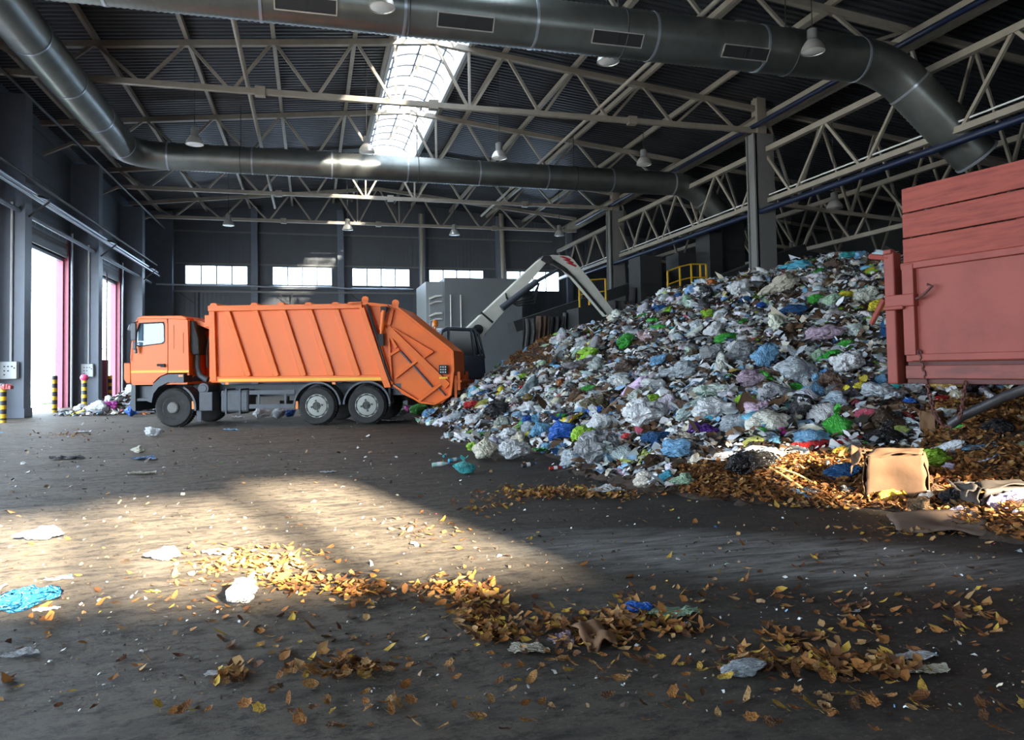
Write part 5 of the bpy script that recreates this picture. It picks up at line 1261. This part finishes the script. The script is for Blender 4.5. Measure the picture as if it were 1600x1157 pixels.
for sz, s, x, y, z, p, N_, cn in indiv:
    form = rnd.choices(['bag', 'tied', 'long', 'sheet'], [5, 2, 2.5, 2.5])[0]
    col = [min(1, max(.004, c*rnd.uniform(.8, 1.15))) for c in C[cn]]
    o = place_bag(Vector((x, y, z)), (N_+Vector((rnd.uniform(-.4,.4), rnd.uniform(-.4,.4), 0))).normalized(), s*{'long': 1.3, 'sheet': 1.25, 'bag': 1.1, 'tied': 1.05}[form], col, form, None, 1, .25)
    a = min(anchors, key=lambda q: (q[0]-p[0])**2+((q[1]-p[1])*1.3)**2); dx, dy = p[0]-a[0], p[1]-a[1]
    rel = ('right of' if dx > 0 else 'left of') if abs(dx) > abs(dy)*1.3 else ('below' if dy > 0 else 'above') if abs(dy) > abs(dx)*1.3 else (('lower ' if dy > 0 else 'upper ')+('right of' if dx > 0 else 'left of'))
    szn = 'small' if sz < 17 else ('medium' if sz < 27 else 'large')
    where = 'the '+a[2]
    if p[0] < 300: rel, where = 'on', 'the small heap by the truck cab'; rel = 'in the left half of' if p[0] < 175 else 'in the right half of'
    lab = '%s %s %s %s %s' % (szn, NAMEC[cn], {'bag': 'crumpled bag', 'tied': 'knotted bag', 'long': 'twisted bag', 'sheet': 'film sheet'}[form], rel, where)
    tag(o, lab, 'bag' if form != 'sheet' else 'plastic sheet'); ITEMS.append((o, p[0], lab))
by = {}
for o, px, lab in ITEMS: by.setdefault(lab, []).append((px, o))
for lab, L2 in by.items():
    if len(L2) > 1:
        L2.sort(key=lambda t: t[0]); n = len(L2)
        for i, (px, o) in enumerate(L2):
            if n == 2: o['label'] = ('left one of two: ' if i == 0 else 'right one of two: ')+lab
            else: o['label'] = ('leftmost' if i == 0 else 'rightmost' if i == n-1 else ORD[i]+' from left')+' of %s: ' % NUM[n]+lab
# the rest of the bags: one object of uncounted film
def merge(name, protos, insts, m, jitter=.12):
    VV = []; FF = []; CC = []; b = 0
    for k, (P, q, s, col) in enumerate(insts):
        V, F = protos[k % len(protos)]; Mx = np.array(q.to_matrix()); v = (V*np.array(s)) @ Mx.T + np.array(P); VV.append(v); FF.append(F+b); CC.append(np.tile(np.array(col), (len(v), 1))); b += len(v)
    return smooth_mesh(name, np.concatenate(VV), np.concatenate(FF), m, np.concatenate(CC))
PS = [crumple(s+60, 3, (1, .8, .6), 1.3) for s in range(6)]+[crumple(s+80, 3, (1.4, .5, .4), 1.3) for s in range(4)]
ins = []
for sz, s, x, y, z, p, N_, cn in rest:
    kv = rnd.choice((.35, .6, .85, 1, 1, 1.1)); col = [min(1, max(.004, c*kv*rnd.uniform(.9, 1.1))) for c in C[cn]]; n2 = (N_+Vector((rnd.uniform(-.6,.6), rnd.uniform(-.6,.6), 0))).normalized()
    q = n2.to_track_quat('Z', 'Y') @ Matrix.Rotation(rnd.uniform(0, 6.28), 3, 'Z').to_quaternion()
    ins.append((Vector((x, y, z))+N_*s*.12, q, (s*.55, s*.55, s*.55), col))
o = merge('mixed_plastic_waste', PS, ins, M['bagstuff']); tag(o, 'countless small plastic bags and films covering the waste heap', 'plastic waste', kind='stuff')

# torn scraps all over the heap
def scatter(name, pts, cols, sizes, m, leaf=False, seed=1):
    n = len(pts); r = np.random.default_rng(seed); th = r.uniform(0, 6.28, n); tilt = r.normal(0, .45 if not leaf else .38, (n, 2))
    if leaf: base = np.array([(-1,0,.25), (-.35,.55,.12), (.45,.5,.10), (1.1,0,.35), (.45,-.5,.16), (-.35,-.55,.2), (0,0,-.02)]); F0 = np.array([(0,6,1), (1,6,2), (2,6,3), (3,6,4), (4,6,5), (5,6,0)])
    else: base = np.array([(-1,-.5,0), (0,-.6,.35), (1,-.4,0), (1.1,.5,.1), (0,.6,.45), (-.9,.5,.05)]); F0 = np.array([(0,1,4,5), (1,2,3,4)])
    B = np.repeat(base[None], n, 0)*(1+r.normal(0, .22, (n, len(base), 3))); B = B*np.asarray(sizes)[:, None, None]
    c, s = np.cos(th), np.sin(th); x = B[..., 0]*c[:, None]-B[..., 1]*s[:, None]; y = B[..., 0]*s[:, None]+B[..., 1]*c[:, None]; z = B[..., 2]+x*tilt[:, :1]+y*tilt[:, 1:]
    V = np.stack([x, y, z], -1)+np.asarray(pts)[:, None, :]; k = len(base); F = (F0[None]+np.arange(n)[:, None, None]*k).reshape(-1, F0.shape[1])
    return smooth_mesh(name, V.reshape(-1, 3), F, m, np.repeat(np.asarray(cols), k, 0), sm=False)
def heap_pts(n, keep, seed, x0=1, x1=20, y0=4, y1=26):
    r = np.random.default_rng(seed); X = r.uniform(x0, x1, n); Y = r.uniform(y0, y1, n); Z = hz(X, Y); out = []
    v = np.c_[X, Y, Z]-np.array(CAM); zf = v @ np.array(_f); PX = 800+FPX*(v @ np.array(_r))/zf; PY = 533-FPX*(v @ np.array(_u))/zf
    k = (Z > .01) & (zf > 1) & (PX > 600) & (PX < 1660); return np.c_[X, Y, Z][k], PX[k], PY[k]
P3, PX, PY = heap_pts(72000, None, 21)
lz = np.array([leafzone(a, b) for a, b in zip(PX, PY)])
sx_ = np.random.default_rng(77).uniform((LHc.x-3.2, LHc.y-1.8), (LHc.x+3.4, LHc.y+3.2), (4000, 2)); sz_ = hz(sx_[:, 0], sx_[:, 1])
P3 = np.concatenate([P3[~lz], np.c_[sx_, sz_][sz_ > -.02]]); r_ = np.random.default_rng(4); P3[:, 2] += r_.uniform(.0, .10, len(P3))
cs = []; 
for _ in range(len(P3)):
    cn = rnd.choices(['white', 'cream', 'brown', 'bk', 'col', 'sheer', 'lb'], [18, 8, 32, 14, 16, 8, 4])[0]
    cs.append(C[pick_col(rnd)] if cn == 'col' else {'bk': (.03,.025,.02), 'lb': (.30,.5,.7)}.get(cn) or (tuple(np.array((.12,.065,.033))*rnd.uniform(.4, 1.8)) if cn == 'brown' else C[cn]))
o = scatter('torn_scraps', P3, cs, r_.lognormal(-3.0, .45, len(P3)), M['scrap'], seed=3); tag(o, 'torn paper, film and peelings strewn between the bags of the heap', 'scraps', kind='stuff')

# ------------------------------------------------------------------ leaves
LC = np.array([(.34,.145,.045), (.44,.225,.08), (.20,.085,.035), (.50,.30,.13), (.12,.058,.03), (.38,.16,.045), (.60,.38,.07)])
P3, PX, PY = heap_pts(90000, None, 33, 3.5, 13, 3, 12)
lz = np.array([leafzone(a, b) for a, b in zip(PX, PY)]); lowz = P3[:, 2] < 3
P3 = P3[lz & lowz & (PX > 1000)]; P3 = P3[:26000]; Q3, QX, QY = heap_pts(60000, None, 35, 3, 12, 13, 25); lq = np.array([(795 < a < 862 and 524 < b < 578) or ((a-870)**2/3600+(b-596)**2/300 < 1) or ((a-1215)**2/900+(b-628)**2/120 < 1) or ((a-1045)**2/1200+(b-490)**2/100 < 1) for a, b in zip(QX, QY)]); P3 = np.concatenate([P3, Q3[lq][:5000]]); r_ = np.random.default_rng(6); P3[:, 2] += r_.uniform(0, .07, len(P3))
o = scatter('leaf_litter', P3, LC[r_.choice(7, len(P3), p=[.28,.2,.2,.12,.1,.08,.02])]*r_.uniform(.6, 1.15, (len(P3), 1)), r_.uniform(.022, .048, len(P3)), M['leafstuff'], leaf=True, seed=7)
tag(o, 'thick brown leaf litter banked along the right foot of the heap', 'leaf litter', kind='stuff')
CL = [(400,882,95,28,170), (465,912,80,26,170), (560,925,60,26,150), (700,925,60,26,140), (745,950,60,34,210), (765,985,45,25,140), (880,988,90,40,190), (960,985,60,36,120), (545,1052,90,16,90), (365,1056,40,10,40), (1000,965,60,26,80), (1060,985,50,14,50),
      (1180,1040,60,22,80), (1290,1042,70,26,120), (1390,1045,50,20,80), (1330,965,80,50,60), (1520,960,80,60,60), (1230,1000,60,30,60), (680,830,90,30,50), (500,1000,250,50,60), (1000,1040,300,25,50), (300,940,120,40,30), (1150,930,250,50,60), (60,1000,80,60,12),
      (880,772,135,12,520), (110,681,60,6,90), (760,790,60,14,60), (330,890,50,26,60), (1450,830,150,14,150), (1300,790,120,8,260), (600,1110,500,40,40), (1300,1105,280,40,50), (450,870,120,16,60)]
lv = []
r_ = np.random.default_rng(12)
for cx, cy, rx, ry, n in CL:
    for _ in range(n):
        a = r_.normal(0, .45, 2); px, py = cx+a[0]*rx, cy+a[1]*ry
        if py < 665: continue
        P = atZ(px, py); h = max(h1(P.x, P.y), 0)
        if h > .25: continue
        dens = n/(rx*ry); lv.append((px, py, P.x, P.y, h+abs(r_.normal(0, .018 if dens > .05 else .004))+.004))
for _ in range(260):
    px, py = r_.uniform(-20, 1620), 690+430*r_.uniform(0, 1)**.7; P = atZ(px, py); h = max(h1(P.x, P.y), 0)
    if h < .02: lv.append((px, py, P.x, P.y, .006))
lv.sort(key=lambda t: math.hypot(t[2], t[3])); sel = [l for l in lv if 0 < l[0] < 1600 and l[1] < 1150][:300]; ss = set(id(l) for l in sel); rest = [l for l in lv if id(l) not in ss]
o = scatter('fallen_leaves', [l[2:] for l in rest], LC[r_.choice(7, len(rest))]*r_.uniform(.6, 1.1, (len(rest), 1)), r_.uniform(.020, .042, len(rest)), M['leafstuff'], leaf=True, seed=9)
tag(o, 'dry brown leaves scattered over the floor farther from the camera', 'leaves', kind='stuff')
lm = []; LEAVES = []
for s in range(10):
    rr = random.Random(s); h = MB(); n = 12; ctr = []
    out = []
    for k in range(n):
        a = 2*math.pi*k/n; rad = (1.0 if k % 2 == 0 else .74) if s % 2 else (1-.25*abs(math.sin(a)))
        x, y = math.cos(a)*rad*1.15, math.sin(a)*rad*.78; out.append((x, y, .22*x*x*rr.uniform(.4, 1.6)+.35*y*y*rr.uniform(.2, 1.3)+rr.uniform(-.06, .08)))
    mid = [(x*.5, y*.12, .0+rr.uniform(-.03, .05)) for x, y, z in out]; v = out+mid
    h.add(v, [(k, (k+1) % n, n+(k+1) % n, n+k) for k in range(n)]+[tuple(range(n, 2*n))]); h.bar((-1.1,0,.15), (-1.75, .1, .2), .05, .05)
    o = h.build('fallen_leaf', M['leaf'], smooth=True); lm.append(o.data); bpy.data.objects.remove(o)
for i, (px, py, x, y, z) in enumerate(sel):
    o = bpy.data.objects.new('fallen_leaf', lm[i % 10]); COL.objects.link(o); s = r_.uniform(.020, .040); o.scale = (s, s, s); o.rotation_euler = (r_.normal(0, .35), r_.normal(0, .35), r_.uniform(0, 6.28)); o.location = (x, y, z+.012)
    o.color = (*(LC[r_.choice(7)]*r_.uniform(.7, 1.15)), 1); LEAVES.append((o, px, py, s))

FA = [(255,873,'sunlit white bag'), (377,937,'crumpled floor bag'), (30,952,'long blue film'), (826,1014,'off-white paper bag'), (925,1000,'torn cardboard'), (1000,957,'cobalt floor bag'), (1162,1053,'clear domed film bag'), (1428,1030,'bottom right white film'), (338,1054,'bottom left film')]
by = {}
for o, px, py, s in LEAVES:
    a = min(FA, key=lambda q: (q[0]-px)**2+((q[1]-py)*1.3)**2); dx, dy = px-a[0], py-a[1]
    rel = ('right of' if dx > 0 else 'left of') if abs(dx) > abs(dy)*1.5 else ('below' if dy > 0 else 'above') if abs(dy) > abs(dx)*1.5 else (('lower ' if dy > 0 else 'upper ')+('right of' if dx > 0 else 'left of'))
    c = o.color; tone = 'yellowish' if c[1]/c[0] > .56 else ('dark brown' if c[0] < .18 else ('tan' if c[1]/c[0] > .49 else ('rust brown' if c[0] < .32 else 'orange brown')))
    lab = '%s %s leaf %s the %s' % ('small' if s < .030 else 'big', tone, rel, a[2]); by.setdefault(lab, []).append((px, o))
for lab, L2 in by.items():
    L2.sort(key=lambda t: t[0]); n = len(L2)
    for i, (px, o) in enumerate(L2):
        pre = '' if n == 1 else ('left one of two: ' if i == 0 else 'right one of two: ') if n == 2 else ('leftmost' if i == 0 else 'rightmost' if i == n-1 else ORD[min(i, 17)]+' from left')+' of %s: ' % (NUM[n] if n < 20 else 'many')
        tag(o, pre+lab, 'leaf', 'fallen leaves on the near floor')

# ------------------------------------------------------------------ flecks and scraps on the floor
pts = []; cc = []
for _ in range(3400):
    px, py = r_.uniform(-30, 1640), 655+460*r_.uniform(0, 1)**1.3
    if py < 700 and r_.random() < .3 and px > 800: continue
    P = atZ(px, py)
    if h1(P.x, P.y) > .02: continue
    pts.append((P.x, P.y, .004)); k = r_.random(); cc.append((.66,.66,.64) if k < .15 else (.30,.19,.10) if k < .5 else (.06,.042,.03) if k < .9 else C[pick_col(rnd)])
dist = np.hypot(*np.array(pts)[:, :2].T)
o = scatter('floor_flecks', pts, cc, r_.lognormal(-4.75, .5, len(pts))*np.clip(dist/6, .55, 2.2), M['scrap'], seed=14); tag(o, 'small flecks of paper, film and leaf crumbs strewn over the floor', 'litter', kind='stuff')

# ------------------------------------------------------------------ bottles
M.update(pet=mat('clear_bottle_plastic', (.6,.66,.66), .12, transl=.35, objcol=True), cap=mat('bottle_cap', (.05,.2,.7), .4), lab=mat('bottle_label', (.7,.7,.68), .5))
bot0 = None
def bottle(P, size, rgb, lab, yaw, pitch=0.1):
    global bot0
    if bot0 is None:
        t = thing('plastic_bottle', '', 'bottle')
        prof = [(.02,0), (.10,.0), (.125,.03), (.125,.22), (.118,.25), (.125,.28), (.125,.58), (.115,.66), (.07,.80), (.045,.86), (.045,.92)]
        h = MB(); h.lathe(prof, 18); h.build('bottle_body', M['pet'], t, smooth=True); h = MB(); h.lathe([(.053,.90), (.053,.98), (.02,.985)], 14); h.build('cap', M['cap'], t, smooth=True); h = MB(); h.lathe([(.128,.30), (.128,.54)], 18); h.build('bottle_label', M['lab'], t, smooth=True)
        bot0 = t; o = t
    else: o = copy_tree(bot0)
    o.location = P; o.scale = (size,)*3; o.rotation_euler = (math.pi/2-pitch, 0, yaw)
    for ch in o.children:
        if ch.name.startswith('bottle_body'): ch.color = (*rgb, 1)
    o['label'] = lab; o['category'] = 'bottle'
    return o
for px, py, wpx, c_, yaw, lab in ((856,708,26,(.02,.30,.06),2.2,'dark green bottle leaning at the heap foot right of the outlying row'), (701,724,24,(.12,.45,.6),1.9,'turquoise bottle in the outlying row left of the round cream bag'),
      (675,731,28,(.45,.65,.58),1.4,'pale green bottle at the left end of the outlying row'), (693,716,18,(.1,.4,.42),2.6,'short teal bottle behind the turquoise one in the outlying row'), (815,732,26,(.12,.10,.10),1.7,'dark bottle lying right of the white carrier bag in the outlying row'),
      (1585,811,44,(.55,.60,.66),1.3,'clear bottle with blue cap on the leaf slope at the right edge'), (916,672,22,(.5,.7,.62),.4,'clear greenish bottle right of the bright blue tied bag'), (948,690,22,(.5,.6,.7),2.6,'clear bottle below the tall sheer white bag'),
      (1045,678,26,(.6,.62,.6),2.2,'clear bottle between the bubble film and the purple bag'), (1215,668,26,(.55,.6,.6),.9,'clear bottle left of the big black bag'), (858,736,24,(.5,.06,.04),1.5,'bottle with dull red body before the rolled grey film'),
      (770,690,16,(.5,.6,.62),1.2,'small clear bottle between green and white bags at the left foot'), (1290,728,26,(.45,.6,.6),1.6,'clear bottle on the leaves left of the navy bundle'), (1010,748,20,(.6,.62,.65),1.1,'small clear bottle at the foot before the leaf mound')):
    P, on = onto(px, py); P = P or atZ(px, py); s = wpx/FPX*(P-CAM).dot(_f); bottle(P+Vector((0, 0, s*.13)), s, c_, lab, yaw, .08)

# ------------------------------------------------------------------ cardboard
M.update(card=mat('cardboard', (.15,.075,.034), .85, noise_=(3, .6, (.10,.05,.023)), bump=(8, .3)), card2=mat('damp_dark_cardboard', (.13,.085,.06), .85, noise_=(3, .6, (.08,.055,.04))), cardwet=mat('sun_dimmed_cardboard', (.10,.052,.025), .85, noise_=(3, .6, (.065,.034,.017)), bump=(8, .3)), cardb=mat('black_card', (.03,.025,.022), .7, noise_=(3, .5, (.06,.045,.035))))  # the big box gets a darkened cardboard copy to offset the strong sun
def wob(name, poly, th, m, amp, seed, par=None, sub=3):
    """a bent piece of board from a grid between four corners (3D points)"""
    a, b, c, d = [Vector(p) for p in poly]; n = 14; V = []; nn = (b-a).cross(d-a).normalized()
    for i in range(n):
        for j in range(n):
            u, v = i/(n-1), j/(n-1); p = (a*(1-u)+b*u)*(1-v)+(d*(1-u)+c*u)*v; e = noise.noise(Vector((u*2.2+seed, v*2.2, seed)))*amp; edge = noise.noise(Vector((u*7, v*7, seed*2)))*amp*.5
            p = p+nn*e+(b-a).normalized()*edge*(1 if i in (0, n-1) else 0)+(d-a).normalized()*edge*(1 if j in (0, n-1) else 0); V.append(p)
    F = [(i*n+j, (i+1)*n+j, (i+1)*n+j+1, i*n+j+1) for i in range(n-1) for j in range(n-1)]
    o = smooth_mesh(name, np.array([p[:] for p in V]), np.array(F), M[m]); s = o.modifiers.new('thickness', 'SOLIDIFY'); s.thickness = th; s.offset = 0
    if par: o.parent = par
    return o
def screen_box(px, py, wpx, hpx, dpx, lab, m, name='cardboard_box', yaw=.3, flaps=True):
    P, on = onto(px, py+hpx*.45); d_ = (P-CAM).dot(_f); k = d_/FPX; w_, h_, dd = wpx*k, hpx*k, dpx*k
    t = thing(name, lab, 'box', P-Vector((0,0,.03)), yaw); a, b = w_/2, dd/2
    wob('front_wall', [(-a,-b,0), (a,-b,0), (a*.95,-b,h_), (-a*.9,-b*1.1,h_*.9)], .012, m, .05, 1.3, t); wob('back_wall', [(-a,b,0), (a,b,0), (a,b,h_*.95), (-a,b,h_)], .012, m, .04, 2.3, t)
    wob('side_wall', [(-a,-b,0), (-a,b,0), (-a*1.05,b,h_), (-a*.95,-b,h_*.92)], .012, m, .04, 3.3, t); wob('side_wall', [(a,-b,0), (a,b,0), (a,b,h_), (a*.95,-b,h_)], .012, m, .04, 4.3, t)
    if flaps:
        wob('top_flap', [(-a*.9,-b,h_*.95), (a*.9,-b,h_), (a*.95,b*.7,h_*1.05), (-a*.6,b*.6,h_*1.02)], .012, m, .05, 5.1, t)
        wob('side_flap', [(-a,-b,h_*.9), (-a,b,h_), (-a*1.45,b,h_*1.05), (-a*1.5,-b,h_*.5)], .012, m, .06, 6.1, t)
    return t
screen_box(1400, 742, 84, 66, 60, 'torn brown cardboard box with open flaps at the foot of the leaf slope', 'cardwet', yaw=-.75)
screen_box(1455, 660, 30, 34, 24, 'small plain cardboard carton below the hanging chains', 'card', yaw=.5, flaps=False)
screen_box(1560, 770, 90, 28, 50, 'dark crushed carton lying on the leaves at the right edge', 'cardb', yaw=-.25)
def board(px, py, wpx, hpx, lab, m, seed, ang=0.0):
    c = atZ(px, py); d_ = (c-CAM).dot(_f); k = d_/FPX; t = Vector((_r.x, _r.y, 0)).normalized(); f2 = Vector((_f.x, _f.y, 0)).normalized()
    hh = hpx*k*d_/EYE*.5; ww = wpx*k*.5; t = Matrix.Rotation(ang, 3, 'Z') @ t; f2 = Matrix.Rotation(ang, 3, 'Z') @ f2
    z0 = max(h1(c.x, c.y), 0)
    o = wob('cardboard_sheet', [c-t*ww-f2*hh+Vector((0,0,z0+.03)), c+t*ww-f2*hh+Vector((0,0,z0+.02)), c+t*ww+f2*hh+Vector((0,0,max(h1(*(c+t*ww+f2*hh)[:2]),0)+.05)), c-t*ww+f2*hh+Vector((0,0,max(h1(*(c-t*ww+f2*hh)[:2]),0)+.05))], .012, m, .07, seed); return tag(o, lab, 'cardboard')
board(1465, 826, 130, 22, 'long damp brown cardboard sheet on the floor at the right foot of the leaf slope', 'card2', 2.1, -.35)
board(925, 1000, 46, 34, 'torn kraft cardboard piece on the near floor among leaves', 'card', 5.2, .3)
# wooden stick and rope-like stalks on the sunlit leaves
for i, (p0, p1, lab) in enumerate((((1203,742), (1262,778), 'long pale stalk lying on the sunlit leaves right of the dark tarpaulin'), ((1212,738), (1275,765), 'second pale stalk lying behind the long one on the sunlit leaves'))):
    a, _ = onto(*p0); b, _ = onto(*p1); c = (a+b)/2; c.z = max(h1(c.x, c.y), 0); h = MB(); h.path([a+Vector((0,0,.05)), c+Vector((0,0,.08)), b+Vector((0,0,.04))], .012, 6); tag(h.build('plant_stalk', mat('pale_stalk_%d' % i, (.62,.5,.2), .7)), lab, 'stalk')
